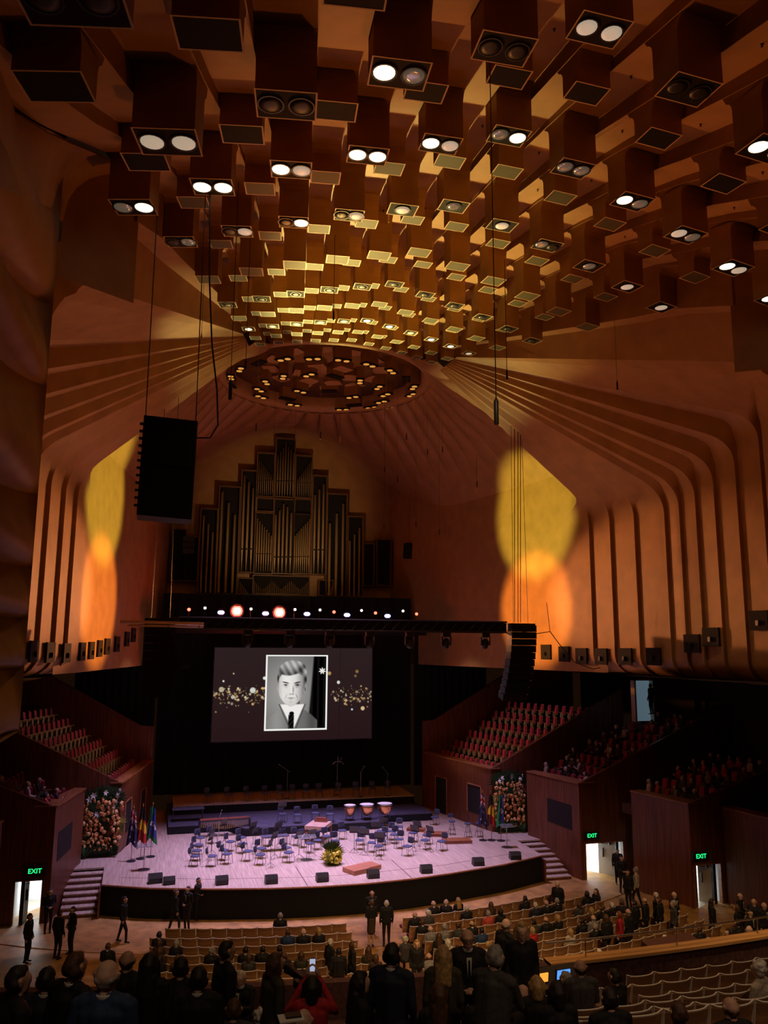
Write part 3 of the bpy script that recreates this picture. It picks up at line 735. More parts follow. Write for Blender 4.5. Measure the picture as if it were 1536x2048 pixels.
m.tube([tl+Vector((.03, .4, 0)), atD(330, 130, 20)-c0+Vector((0, .4, 0))], .014, 5)
m.tube([trp+Vector((-.04, .4, 0)), atD(424, 110, 20)-c0+Vector((0, .4, 0))], .014, 5)
m.tube([atD(392, 870, 20)-c0+Vector((0, .3, 0)), atD(420, 876, 20)-c0, atD(436, 850, 20)-c0, atD(434, 780, 20)-c0, atD(424, 690, 20)-c0, atD(419, 560, 20)-c0, atD(420, 350, 20)-c0, atD(425, 120, 20)-c0], .022, 6)
m.build('suspension_cable', blackm, e)
tag(e, 'large black two-part loudspeaker cluster hanging high on the left', 'speaker')
# silver pipe beside the left array
p0, p1 = atD(240, 1243, 36.2), atD(408, 1248, 36.2)
e = empty('lighting_pipe', (p0+p1)/2); cm = e.location.copy()
m = MB(); m.tube([p0-cm, p1-cm], .07, 8); m.tube([p0-cm+Vector((.3, .3, -.15)), p1-cm+Vector((0, .3, -.12))], .05, 8); m.build('pipe', mat('foil wrapped pipe', (.7, .45, .38), .25, metal=.6), e)
m = MB()
for u in (.55, .95): m.tube([p0.lerp(p1, u)-cm, atD(372, 1330, 36.2)-cm], .015, 5)
m.box(atD(372, 1335, 36.2)-cm, (.3, .2, .12)); m.build('hanging_bracket', blackm, e)
tag(e, 'pale foil-wrapped horizontal pipe beside the left line array', 'pipe')
# hanging follow-spot bracket below the screen
p = atD(676, 1525, 51.5); e = empty('hanging_clamp', p); m = MB()
m.tube([(-.35, 0, -.1), (-.2, 0, .05), (.2, 0, .05), (.35, 0, -.1)], .025, 5); m.build('arm', steel, e)
m = MB(); m.tube([(0, 0, .05), (0, 0, .35)], .03, 6); m.build('stem', steel, e)
m = MB(); m.tube([(0, 0, .3), (.1, 0, 11.5)], .008, 4); m.build('suspension_cable', blackm, e)
tag(e, 'small metal clamp hanging in front of the black drape under the screen', 'bracket')
# ------------------------------------------------------------------ projection screen, picture as vertex colours of a fine grid
SW, SHT, SD, SZT = 5.23, 5.88, 53.0, -.1
NX, NY = 400, 225
u, v = np.meshgrid(np.linspace(0, 1, NX+1), np.linspace(0, 1, NY+1))       # v down
img = np.zeros((NY+1, NX+1, 3)); img[:] = (.020, .008, .009); img += .006*(1-v)[..., None]
rg = np.random.RandomState(5)
def disc(cx, cy, r, col, a):
    d = np.hypot((u-cx)*16/9, v-cy); w = np.clip((r-d)/.006+.5, 0, 1)*a
    img[:] = img*(1-w[..., None])+np.array(col)*w[..., None]
for k in range(230):
    right = rg.rand() < .45
    cx = (.72+.28*rg.rand()**.8) if right else .34*rg.rand()
    cy = .52+rg.randn()*.055
    r = .003+.012*rg.rand()**3
    disc(cx, cy, r, [(.75, .5, .22), (.9, .75, .5), (.55, .33, .12)][rg.randint(3)], .25+.5*rg.rand())
for cx, cy, r, c in ((.05,.45,.028,(.55,.48,.3)),(.24,.46,.03,(.7,.75,.68)),(.31,.33,.017,(.9,.9,.85)),(.12,.53,.02,(.6,.55,.45)),(.15,.44,.012,(.8,.6,.3)),(.3,.44,.014,(.8,.5,.2)),(.94,.67,.022,(.8,.55,.3)),(.78,.38,.018,(.85,.8,.75)),(.87,.68,.011,(.6,.75,.85)),(.83,.58,.015,(.7,.45,.2)),(.72,.28,.02,(.5,.3,.1)),(.9,.26,.018,(.3,.16,.06)),(.89,.31,.014,(.25,.13,.05)),(.06,.36,.01,(.9,.85,.75)),(.12,.28,.008,(.7,.5,.3))):
    disc(cx, cy, r, c, .85)
# portrait: grey studio photograph of a man in suit and tie, white border
px0, px1, py0, py1 = .325, .70, .09, .88
P = (u-px0)/(px1-px0); Q = (v-py0)/(py1-py0)
inside = (P > 0) & (P < 1) & (Q > 0) & (Q < 1)
g = .30+.22*np.exp(-((P-.35)**2+(Q-.5)**2)/.25)
def blend(g, w, val): w = np.clip(w, 0, 1); return g*(1-w)+val*w
def ell(cx, cy, rx, ry, soft=.06, rot=0.0):
    x = P-cx; y = (Q-cy)*1.24; c, s_ = math.cos(rot), math.sin(rot); x, y = x*c+y*s_, -x*s_+y*c
    return (1-np.hypot(x/rx, y/(ry*1.24)))/soft
g = blend(g, (P-.72-.08*(.6-Q))/.03, .035+.04*np.sin(P*60)*(P > .7))          # dark flag on the right
for k in range(7):                                                            # seven-pointed star
    a = 2*PI*k/7; g = blend(g, ell(.93+.025*math.sin(a), .205-.02*math.cos(a), .013, .034, .3, a), .85)
shoulder = np.clip((Q-(.69+1.15*(P-.43)**2*.9+.0))/.02, 0, 1)*(P < .86)*(P > -.02)
suit = .34+.13*np.exp(-((P-.18)/.16)**2)-.1*np.exp(-((P-.78)/.1)**2)+.03*np.sin(P*170)*np.sin(Q*190)
g = blend(g, shoulder, suit)
g = blend(g, ell(.44, .66, .125, .15, .1), .5-.25*(P > .47))                  # neck
tri = np.clip(np.minimum((Q-.655-(P-.40)*-.9*(P < .40)*0)/.02, np.minimum((P-(.20+.62*(Q-.62)))/.012, ((.66-.5*(Q-.62))-P)/.012)), 0, 1)
g = blend(g, tri*(Q > .66), .86)                                              # white shirt
g = blend(g, np.clip(np.minimum((Q-.80)/.015, np.minimum((P-(.385-.02*Q))/.01, (.47+.0*Q-P)/.01)), 0, 1), .06+.05*np.sin((P+Q)*90))   # tie
g = blend(g, ell(.425, .79, .045, .03, .2), .05)
for a, b in ((.20, .40), (.66, .50)):                                         # lapels
    g = blend(g, np.clip((.012-np.abs(P-(a+(b-a)*(Q-.64)/.36)))/.008, 0, 1)*(Q > .66), .2)
g = blend(g, ell(.64, .455, .035, .062, .3), .50); g = blend(g, ell(.645, .46, .016, .04, .5), .28)   # ear
g = blend(g, ell(.185, .45, .02, .05, .4), .55)
wave = .40+.17*np.sin(16*P+22*Q+2.5*np.sin(8*P+3*Q))+.1*np.sin(55*P-38*Q)
g = blend(g, ell(.43, .215, .25, .165, .1), wave)                                            # hair
g = blend(g, ell(.61, .33, .065, .14, .2), wave*.8); g = blend(g, ell(.205, .32, .04, .1, .3), wave)
# head: tapering jaw, hairline with a side sweep
hw = .215*np.clip(1-((Q-.42)/.275)**4, 0, 1)**.5*np.where(Q > .5, 1-.42*np.clip((Q-.5)/.19, 0, 1)**1.5, 1)
hm = np.clip((hw-np.abs(P-.41))/.012, 0, 1)*np.clip((Q-(.235+.025*np.cos((P-.36)*11)+.09*np.clip((P-.53)/.08, 0, 1)+.07*np.clip((.25-P)/.05, 0, 1)))/.02, 0, 1)
face = .80-.50*np.clip((P-.45)/.19, 0, 1)**1.5-.16*np.clip((.27-P)/.08, 0, 1)-.08*np.clip((Q-.56)/.12, 0, 1)+.07*np.exp(-((P-.36)**2+(Q-.31)**2)/.006)
g = blend(g, hm, face)
for k in range(3): g = blend(g, ell(.40, .295+.022*k, .12, .004, .9), face*.82)               # brow lines
for ex, sg in ((.315, -1), (.51, 1)):
    lit = sg < 0
    g = blend(g, ell(ex, .40, .066, .036, .9)*.75, .50 if lit else .20)                       # socket
    g = blend(g, ell(ex, .366, .075, .0115, .5, -.2*sg), .20 if lit else .12)                  # brow
    g = blend(g, ell(ex, .396, .045, .006, .5), .16)                                           # lid
    g = blend(g, ell(ex, .406, .038, .0085, .4), .66 if lit else .42); g = blend(g, ell(ex+.004, .405, .014, .0105, .3), .05)
    g = blend(g, ell(ex-.01*sg, .437, .045, .006, .9)*.6, .42 if lit else .2)                  # bag below
g = blend(g, ell(.445, .465, .022, .075, .9)*.8, .42); g = blend(g, ell(.408, .46, .014, .075, .9), .88)
g = blend(g, ell(.415, .522, .042, .014, .7), .52); g = blend(g, ell(.385, .528, .012, .006, .5), .2); g = blend(g, ell(.445, .528, .013, .006, .5), .14); g = blend(g, ell(.408, .508, .022, .016, .7), .86)
g = blend(g, ell(.41, .578, .072, .0065, .5), .18); g = blend(g, ell(.41, .594, .052, .010, .9)*.7, .48)
for a, b, r_ in ((.325, .555, .42), (.505, .555, -.42)): g = blend(g, ell(a, b, .008, .05, .9, r_)*.8, .40 if a < .4 else .2)
g = blend(g, ell(.41, .628, .05, .012, .9)*.5, .5); g = blend(g, ell(.405, .652, .05, .022, .9)*.6, .72)
bord = (P > -.022) & (P < 1.022) & (Q > -.018) & (Q < 1.018) & ~inside
img[inside] = np.clip((g[inside][:, None]*1.12-.03)*np.array([1, .98, .96]), 0, 1)**1.75; img[bord] = (.95, .95, .92)
img = np.clip(img, 0, 1)
xs = -SW+2*SW*u; zs = SZT-SHT*v
verts = np.stack([xs, np.full_like(xs, 0), zs-SZT], -1).reshape(-1, 3)
idx = np.arange((NX+1)*(NY+1)).reshape(NY+1, NX+1)
fc = np.stack([idx[:-1, :-1], idx[1:, :-1], idx[1:, 1:], idx[:-1, 1:]], -1).reshape(-1, 4)
me = bpy.data.meshes.new('screen_picture'); me.from_pydata(verts.tolist(), [], fc.tolist())
ca = me.color_attributes.new('picture', 'FLOAT_COLOR', 'POINT')
ca.data.foreach_set('color', np.concatenate([img, np.ones(img.shape[:2]+(1,))], -1).reshape(-1))
sm = bpy.data.materials.new('projected picture'); sm.use_nodes = True; nt = sm.node_tree
at = nt.nodes.new('ShaderNodeVertexColor'); at.layer_name = 'picture'; b = nt.nodes['Principled BSDF']
nt.links.new(at.outputs[0], b.inputs['Emission Color']); b.inputs['Emission Strength'].default_value = .95
b.inputs['Base Color'].default_value = (.004, .004, .004, 1); b.inputs['Roughness'].default_value = .9; b.inputs['Specular IOR Level'].default_value = 0
me.materials.append(sm)
scr = empty('projection_screen', (0, SD, SZT))
so = bpy.data.objects.new('screen_picture', me); COL.objects.link(so); so.parent = scr
so['label'] = 'grey portrait of a man in suit and tie over golden light dots'
m = MB(); m.bb(-SW-.06, SW+.06, .02, .08, -SHT-.06, .06); m.build('screen_frame', blackm, scr)
m = MB()
for x in (-4.6, 4.6): m.tube([(x, .05, 0), (x, .05, 1.6)], .01, 4)
m.build('suspension_cable', blackm, scr)
tag(scr, 'wide projection screen showing a black-and-white portrait above the stage', 'screen')
# ------------------------------------------------------------------ square niches with spotlights low in the side walls
for s, pts in ((-1, [(64,1303,22),(97,1305,18),(130,1306,28),(162,1303,15),(180,1301,17),(197,1297,13),(212,1293,12),(232,1288,17),(252,1278,11),(265,1270,9)]), (1, [(1094,1304,30),(1130,1308,28),(1165,1312,22),(1204,1313,28),(1252,1313,33),(1309,1313,43),(1386,1287,18),(1424,1274,24),(1520,1241,36)])):
    for i, (x, y, w) in enumerate(pts):
        px = abs(x)
        # where the sight line meets the wall panels
        d = ray(x, y); best = None
        pl = [(12.17, 38.08), (11.85, 40), (11.4, 42.6), (10.8, 45.6), (10.2, 48.6), (9.5, 52)][::-1]+[(c[0], c[1]) for c in COR[:9]]
        for (xa, ya), (xb, yb) in zip(pl, pl[1:]):
            xa, xb = s*xa, s*xb; ex, ey = xb-xa, yb-ya; det = d.x*(-ey)+ex*d.y
            if abs(det) < 1e-9: continue
            bx, by = xa-CAMX, ya; t = (bx*(-ey)+ex*by)/det; q = (d.x*by-d.y*bx)/det
            if t > 0 and -.001 <= q <= 1.001: best = (CPOS+d*t, Vector((ex, ey, 0)).normalized())
        if not best: continue
        p, tx = best; nrm = Vector((-tx.y, tx.x, 0)); nrm = nrm if nrm.x*s < 0 else -nrm
        R = Matrix((tx, -nrm, Vector((0, 0, 1)))).transposed()
        e = empty('niche_spotlight', p+nrm*.06); hw = .42
        m = MB(); m.box((0, 0, 0), (hw*2, .1, .8), R); m.build('niche_panel', niche_m, e)
        m = MB(); m.box(nrm*.06+Vector((0, 0, -.1)), (.16, .16, .2)); m.build('lamp_body', blackm, e)
        nm = 'leftmost' if i == 0 else ORD[i+1]
        tag(e, f"black square lamp niche in the {'left' if s < 0 else 'right'} wall, {ORD[i+1]} from the left", 'spotlight', 'lamp niches low in the side walls')
    # one lamp is on and grazes the wall
for x, y, s in ((1190, 1322, 1), (132, 1322, -1)):
    q = atX(x, y, s*12.35); spot('niche_lamp_light', (q.x-s*.5, q.y-.3, q.z+.1), (q.x-s*.05, q.y-.3, q.z-1.2), 45, (1, .8, .45), 50, .4, .05)
# ------------------------------------------------------------------ microphones and cables hanging from the ceiling
mics = [(512,690,862,1),(641,690,878,1),(813,700,880,1),(460,60,800,2),(491,0,740,3),(993,100,850,4),(777,240,445,5),(1219,325,525,5),(1483,495,560,5),(667,470,640,3),(1014,520,760,3),(1235,640,780,5),(402,560,690,5),(885,790,905,6),(922,780,898,6),(1063,790,915,6),(954,860,975,6),(590,730,895,6),(680,790,885,6),(769,700,945,6),(1033,800,980,6),(1145,860,920,6),(768,860,1060,6),(795,860,965,6),(848,860,890,6),(545,840,960,6),(879,1000,1070,6),(953,960,985,6),(855,860,910,6),(832,1000,1055,6)]
cab_w = mat('pale cable', (.5, .38, .25), .5); brass = mat('brass microphone', (.75, .5, .22), .35, metal=.7)
for i, (x, y0, y1, ty) in enumerate(mics):
    D = {1: 39, 2: 22, 3: 24, 4: 16, 5: 26, 6: 44}[ty]+(i % 5)*.4
    if (x, y0) == (777, 240): D = 24.5
    a = atD(x, y1, D); L = max(1.0, atD(x, y0, D).z-a.z)
    if ty == 6: L = max(L, 15.2-a.z) if math.hypot(a.x, D-44.6) > 5.8 else 17.3-a.z
    if ty == 4: L += 1.6
    e = empty('hanging_microphone', a)
    m = MB(); m.tube([(0, 0, .2), (0, 0, L)], .006 if ty in (1, 5, 6) else .012, 5); m.build('cable', cab_w if ty == 1 else blackm, e)
    h = .55 if ty in (2, 4) else .3; r = .055 if ty in (2, 4) else .035
    m = MB(); m.lathe([(r*.6, 0), (r, .03), (r, h), (r*.5, h+.06), (.01, h+.12)], (0, 0, 0), 10); m.build('capsule', brass if i % 3 == 0 and ty > 4 else blackm, e, True)
    tag(e, f"{'brass' if i % 3 == 0 and ty > 4 else 'black'} microphone on a thin cable, {ORD[sorted(q[0] for q in mics).index(x)+1]} hanging from the left", 'microphone', 'microphones hung from the ceiling')
# tall black hoist cables beside the right wall
e = empty('hoist_cable', atD(1040, 1245, 37)); c0 = e.location.copy(); m = MB()
for x in (1029, 1036, 1041): m.tube([atD(x, 1245, 37)-c0, atD(x, 848 if x > 1030 else 858, 37)-c0], .02, 5)
m.build('cable', blackm, e); tag(e, 'three parallel black hoist cables rising from the right truss end', 'cable')
e = empty('power_cable', atD(1100, 1265, 36.5)); c0 = e.location.copy(); m = MB()
m.tube([atD(x, y, 36.5)-c0 for x, y in ((1040, 1262), (1070, 1268), (1100, 1263), (1120, 1290), (1150, 1325), (1185, 1338), (1215, 1333), (1238, 1312))], .022, 6); m.tube([atD(x, y, 36.5)-c0 for x, y in ((1100, 1263), (1093, 1205))], .016, 5); m.build('cable', blackm, e)
tag(e, 'slack black power cable looping from the truss to the right wall niches', 'cable')
# ================================================================== THINGS ON THE STAGE
COND = Vector((.6, 38.4, ZS))
blue_pad = mat('blue black upholstery', (.06, .065, .13), .6); leg_m = mat('dark steel leg', (.06, .06, .07), .35, metal=.6)
red_mah = mat('red mahogany', (.32, .09, .05), .35, 'woodx', 2, .25); copper = mat('copper kettle', (.72, .33, .16), .22, metal=.9); skin_w = mat('drum skin', (.85, .8, .72), .5)
paper = mat('white paper', (.85, .83, .78), .7)
def orch_chair(pad=blue_pad):
    r = empty('orchestra_chair')
    m = MB(); pts = [(.22*math.copysign(abs(math.cos(a))**.5, math.cos(a)), .21*math.copysign(abs(math.sin(a))**.5, math.sin(a))) for a in (2*PI*k/16 for k in range(16))]
    m.loft([[(x*f, y*f, z) for x, y in pts] for f, z in ((.9, .43), (1, .445), (1, .475), (.92, .49))]); m.build('seat', pad, r, True)
    m = MB(); g = []
    for f, dy in ((.9, -.012), (1, 0), (1, .025), (.9, .035)):
        g.append([(x*.86*f, .235+dy-.06*(1-(x/.22)**2)+.05, .72+y*.75*f) for x, y in pts])
    m.loft(g); m.build('backrest', pad, r, True)
    for sx in (-1, 1):
        m = MB(); m.tube([(sx*.19, -.17, .44), (sx*.21, -.21, 0)], .011, 5); m.build('leg', leg_m, r)
        m = MB(); m.tube([(sx*.19, .15, .44), (sx*.21, .24, 0)], .011, 5); m.build('leg', leg_m, r)
    m = MB(); m.tube([(-.1, .235, .7), (-.13, .24, .55), (-.13, .16, .44), (.13, .16, .44), (.13, .24, .55), (.1, .235, .7)], .011, 5); m.build('back_frame', leg_m, r)
    return r
def face_cond(p): d = COND-p; return math.atan2(d.x, -d.y)*-1 if False else math.atan2(d.y, d.x)+PI/2
def c4(x, y, z=ZS+.46): return atZ(130+x/2.793, 1540+y/2.793, z)
def c5(x, y, z=ZS+.46): return atZ(560+x/2.793, 1540+y/2.793, z)
spots = [c4(*q) for q in ((727,480),(738,450),(745,418),(757,378),(822,360),(905,468),(917,446),(925,400),(985,376),(1092,473),(1097,438),(1085,403),(1130,374),(1250,460),(1255,430),(1255,393),(1290,370),(1410,392))]
spots += [c5(*q) for q in ((50,460),(52,430),(215,393),(455,368),(512,405),(552,424),(560,341),(665,386),(637,360),(712,425),(665,316),(728,338),(822,364),(903,398),(865,262))]
spots_r = [c4(x, y, ZS+.91) for x, y in ((1060,320),(1150,330),(1300,250),(1215,245),(1400,240),(1480,245),(1140,378))]+[c5(x, y, ZS+.91) for x, y in ((480,285),(395,287),(345,297),(110,250),(30,250),(200,240),(330,240),(285,330))]
spots_h = [c4(x, y, ZS+1.41) for x, y in ((825,207),(940,193),(1055,188),(1160,178),(1250,185),(1340,180),(1420,178),(1500,180))]+[c5(x, y, ZS+1.41) for x, y in ((60,175),(120,178),(210,180),(290,178),(390,165),(500,160),(600,158),(700,160))]
for rr_, a0_, n_a in ((4.6, 1.15, 9), (5.8, 1.2, 11), (7.0, 1.15, 12)):
    for k in range(n_a):
        a = -a0_+2*a0_*k/(n_a-1)+rnd.uniform(-.05, .05); q = Vector((COND.x+rr_*math.sin(a), COND.y+rr_*math.cos(a)*.95, ZS+.46))
        if 40.8 < q.y < 46.2 and abs(q.x) < 6.5 and rnd.random() < .8: spots.append(q)
done = []
proto = orch_chair(); first = True
allp = [(p, 0) for p in spots]+[(p, .45) for p in spots_r]+[(p, .95) for p in spots_h]
allp.sort(key=lambda q: (round(q[0].y), q[0].x))
n_ = 0
for p, dz in allp:
    q = Vector((p.x, p.y, ZS+dz))
    if dz == .45 and not (46.95 < q.y < 51.2): continue
    if dz == .45 and q.y < 48.7 and not (-3.5 < q.x < 4): continue
    if dz == .95 and not (51.5 < q.y < 55): q.y = min(max(q.y, 51.9), 54.6)
    if any((q-d).length < .58 for d in done): continue
    if dz == 0 and (math.hypot(q.x-c5(215, 300, ZS+.85).x, q.y-c5(215, 300, ZS+.85).y) < 1.1 or math.hypot(q.x-c4(1170, 370, ZS+.7).x, q.y-c4(1170, 370, ZS+.7).y) < .95): continue
    done.append(q); n_ += 1
    o = proto if first else dup(proto)
    first = False
    o.location = q; o.rotation_euler = (0, 0, face_cond(q)+rnd.uniform(-.2, .2))
    lv = {0: 'on the stage floor', .45: 'on the low black platform', .95: 'on the rear platform'}[dz]
    k = sum(1 for d in done if abs(d.z-q.z) < .01)
    tag(o, f"empty blue-black padded orchestra chair {lv}, {ORD[k]} counting from the back left" if False else f"empty blue-black padded orchestra chair {lv}", 'chair', f'orchestra chairs {lv}')
chairs = [o for o in COL.objects if o.name.startswith('orchestra_chair')]
for lv in ('on the stage floor', 'on the low black platform', 'on the rear platform'):
    cs = sorted([o for o in chairs if lv in o['label']], key=lambda o: o.location.x)
    for i, o in enumerate(cs): o['label'] = f"empty blue-black padded orchestra chair {lv}, {ORD[i+1]} from the left"
# high stools at the right
for i, (x, y) in enumerate(((960, 287), (1050, 300), (1110, 298))):
    p = c5(x, y, ZS+.72); e = empty('drum_stool', (p.x, p.y, ZS))
    m = MB(); m.lathe([(.17, .69), (.19, .71), (.19, .75), (.16, .77)], n=14); m.build('seat', blue_pad, e, True)
    for k in range(4):
        a = PI/4+PI/2*k; m = MB(); m.tube([(.08*math.cos(a), .08*math.sin(a), .69), (.24*math.cos(a), .24*math.sin(a), 0)], .012, 5); m.build('leg', leg_m, e)
    m = MB(); ring = [(.17*math.cos(2*PI*k/12), .17*math.sin(2*PI*k/12), .3) for k in range(13)]; m.tube(ring, .01, 5); m.build('foot_ring', leg_m, e)
    if i == 0:
        m = MB(); m.tube([(0, .1, .7), (0, .22, .95)], .012, 5); m.box((0, .22, 1.0), (.32, .05, .2)); m.build('backrest', blue_pad, e)
    tag(e, ('tall bass stool with a backrest at right of the stage', 'round tall stool with foot ring on the red rostrum', 'small round stool beside the right flags')[i], 'stool')
# music stands
def stand():
    r = empty('music_stand')
    m = MB(); R = Matrix.Rotation(-.35, 3, 'X'); m.box((0, 0, 1.12), (.5, .015, .34), R); m.box((0, -.05, .96), (.5, .07, .012), R); d = m.build('desk', leg_m, r)
    m = MB(); m.box((0, -.012, 1.13), (.34, .006, .26), R); m.build('sheet', mat('grey sheet', (.3, .28, .3), .7), d)
    m = MB(); m.tube([(0, .02, .15), (0, .02, 1.08)], .012, 6); m.build('pole', leg_m, r)
    for k in range(3):
        a = 2*PI*k/3+.5; m = MB(); m.tube([(0, .02, .22), (.26*math.cos(a), .02+.26*math.sin(a), .01)], .009, 5); m.build('leg', leg_m, r)
    return r
sp = stand(); used = False; sts = []
for q in list(done):
    d = (COND-q); d.z = 0; d.normalize()
    s_ = q+d*.62+Vector((-d.y, d.x, 0))*rnd.choice((-.25, .25))
    if rnd.random() < .45 or any((s_-c).length < .5 for c in done) or any((s_-c).length < .7 for c in sts): continue
    if q.z > ZS+.4 and not (51.6 < s_.y < 54.8 or 47.1 < s_.y < 51.2): continue
    if q.z > ZS+.9 and s_.y < 51.6: continue
    if q.z < ZS+.1 and s_.y > 46.7: continue
    sts.append(s_); o = sp if not used else dup(sp)
    used = True
    o.location = s_; o.rotation_euler = (0, 0, face_cond(q)+PI)
    o['cat'] = 1
ss = sorted([o for o in COL.objects if o.name.startswith('music_stand')], key=lambda o: o.location.x)
for i, o in enumerate(ss):
    del o['cat']; tag(o, f'black music stand among the orchestra chairs, {ORD[i+1]} from the left', 'music stand', 'orchestra music stands')
# timpani
for i, (x, y, r) in enumerate(((443, 225, .34), (552, 245, .42), (630, 235, .44))):
    p = c5(x, y, ZS+1.28); p.y = min(max(p.y, 47.4), 50.9); p.x += (-.2, 0, .2)[i]; e = empty('timpani_drum', (p.x, p.y, ZS+.45))
    m = MB(); m.lathe([(.05, .22), (r*.55, .3), (r*.9, .5), (r, .72), (r, .84)], n=20); m.build('kettle', copper, e, True)
    m = MB(); m.lathe([(r+.02, .8), (r+.03, .83), (r+.03, .86), (r*.98, .87), (r*.98, .85)], n=20); m.build('hoop', steel, e)
    m = MB(); m.lathe([(r*.97, .862), (r*.97, .872)], n=20); m.build('drum_head', skin_w, e)
    for k in range(4):
        a = PI/4+k*PI/2; m = MB(); m.tube([(r*1.0*math.cos(a), r*1.0*math.sin(a), .72), (r*.75*math.cos(a), r*.75*math.sin(a), .3), (r*.8*math.cos(a), r*.8*math.sin(a), 0)], .018, 5); m.build('strut', leg_m, e)
    tag(e, ('small copper timpani kettle drum, leftmost of three', 'middle copper timpani kettle drum of three', 'rightmost copper timpani kettle drum of three')[i], 'drum', 'timpani')
# xylophone with hanging tubes
p = c4(900, 290, ZS+.9); p.z = ZS; p.y = 47.0; e = empty('marimba', (p.x, 47.4, ZS), .08)
for i in range(26):
    x = -1.3+i*.104; l = .5-.008*i
    m = MB(); m.box((x, 0, .92), (.085, l, .025)); m.build('bar', red_mah, e)
    m = MB(); m.tube([(x, -.08, .87), (x, -.08, .87-.5+.012*abs(i-13))], .032, 6); m.build('resonator', mat('brass tube', (.5, .36, .2), .35, metal=.7), e)
m = MB()
for x in (-1.38, 1.38): m.bb(x-.03, x+.03, -.3, .3, 0, .88)
m.bb(-1.38, 1.38, -.28, -.24, .84, .9); m.bb(-1.38, 1.38, .24, .28, .84, .9); m.build('frame', leg_m, e)
tag(e, 'marimba with reddish bars and hanging tubes at the left of the orchestra', 'marimba')
# pale wooden keyboard in the centre
p = c5(215, 300, ZS+.85); e = empty('keyboard_celesta', (p.x, p.y, ZS), -.5)
m = MB(); m.bb(-.55, .55, -.75, .75, .68, .86); m.build('body', mat('pale pink timber', (.62, .4, .3), .4, 'woody', 2, .2), e)
m = MB(); m.bb(-.35, .35, .35, .65, .86, .98); m.bb(-.3, .3, .4, .6, .98, 1.08); m.build('bar_stack', red_mah, e)
for sx in (-.5, .5):
    for sy in (-.68, .68): m = MB(); m.bb(sx-.04, sx+.04, sy-.04, sy+.04, 0, .68); m.build('leg', red_mah, e)
tag(e, 'pale wooden keyboard instrument with stacked bars at centre stage', 'keyboard')
# percussion table and black equipment at the back left
p = c4(690, 260, ZS+.8); e = empty('percussion_table', (-6.6, 49.6, ZS+.45))
m = MB(); m.bb(-.9, .9, -.35, .35, .66, .7); m.build('table_top', ris_m, e)
for sx in (-.82, .82):
    for sy in (-.28, .28): m = MB(); m.tube([(sx, sy, 0), (sx, sy, .66)], .018, 5); m.build('leg', leg_m, e)
tag(e, 'low dark table on the platform at the back left of the orchestra', 'table')
p = c4(1170, 370, ZS+.7); e = empty('equipment_table', (p.x, p.y, ZS), .05)
m = MB(); m.bb(-.7, .7, -.28, .28, .7, .74); m.build('table_top', ris_m, e)
for sx in (-.62, .62):
    for sy in (-.22, .22): m = MB(); m.tube([(sx, sy, 0), (sx, sy, .7)], .016, 5); m.build('leg', leg_m, e)
tag(e, 'dark blue covered table between the left string desks', 'table')
# mic stands with booms
for i, (p, h, lean) in enumerate(((c4(1240, 160, ZS+.95), 1.7, -.5), (c5(318, 140, ZS+.95), 1.9, .25), (c5(450, 150, ZS+.95), 1.5, .2), (c5(625, 160, ZS+.95), 1.4, -.3), (c4(840, 300, ZS+.45), 1.3, .1))):
    y = min(max(p.y, 51.7), 54.5) if i < 4 else 45.8
    e = empty('microphone_stand', (p.x, y, ZS+(.95 if i < 4 else 0)))
    m = MB(); m.tube([(0, 0, 0), (0, 0, h)], .012, 5); m.build('pole', steel, e)
    m = MB(); m.lathe([(.16, 0), (.16, .025), (.02, .04)], n=14); m.build('base', leg_m, e)
    m = MB(); m.tube([(lean, 0, h+.35), (-lean*.3, 0, h-.1)], .012, 5); m.tube([(lean, 0, h+.35), (lean*1.15, 0, h+.4)], .025, 6); m.build('boom', steel, e)
    tag(e, f'microphone stand with angled boom, {ORD[i+1]} of those behind the orchestra', 'microphone stand', 'boom microphone stands')
# lecterns made of steel and acrylic near the flags
acr = mat('clear acrylic', (.9, .9, .95), .05, trans=.9)
for i, (x, y, w) in enumerate(((287, 1740, .75), (1014, 1695, .75), (613, 1720, .9))):
    p = atZ(x, y, ZS); e = empty('lectern', p, 0)
    m = MB(); m.lathe([(.3, 0), (.3, .025), (.05, .045)], n=18); m.build('base', steel, e)
    m = MB(); m.tube([(0, 0, .03), (0, 0, 1.08)], .022, 7); m.build('pole', steel, e)
    m = MB(); m.box((0, 0, 1.1), (w, .4, .02), Matrix.Rotation(.2, 3, 'X')); m.build('reading_top', acr, e)
    m = MB(); m.box((0, -.2, 1.06), (w, .02, .03), Matrix.Rotation(.2, 3, 'X')); m.build('lip', steel, e)
    tag(e, ('slim steel lectern with clear top in front of the left flags', 'slim steel lectern with clear top in front of the right flags', 'slim steel lectern behind the flower basket at centre stage')[i], 'lectern', 'clear-topped lecterns')
# red-brown rostra at right and conductor's box at the front
for i, (q, sz, rz) in enumerate((((1000, 400), (1.5, .75, .14), -.15), ((880, 362), (1.3, .7, .14), -.35), ((770, 335), (1.0, .6, .14), -.5))):
    p = c5(*q, ZS+.1); e = empty('rostrum', (p.x, p.y+.3, ZS), rz)
    m = MB(); m.box((0, 0, sz[2]/2), sz); m.build('body', red_mah, e)
    m = MB(); m.box((0, 0, sz[2]+.01), (sz[0]+.03, sz[1]+.03, .02)); m.build('top', timber_t, e)
    tag(e, f'low red-brown rostrum by the cellos, {("nearest the flags", "middle one", "farthest left")[i]}', 'rostrum', 'low rostra')
p = atZ(722, 1742, ZS); e = empty('conductor_podium', p, .42)
cb = mat('podium timber', (.5, .2, .1), .4, 'woodx', 2, .2)
m = MB(); m.bb(-.75, .15, -.45, .45, 0, .2); m.build('front_block', cb, e)
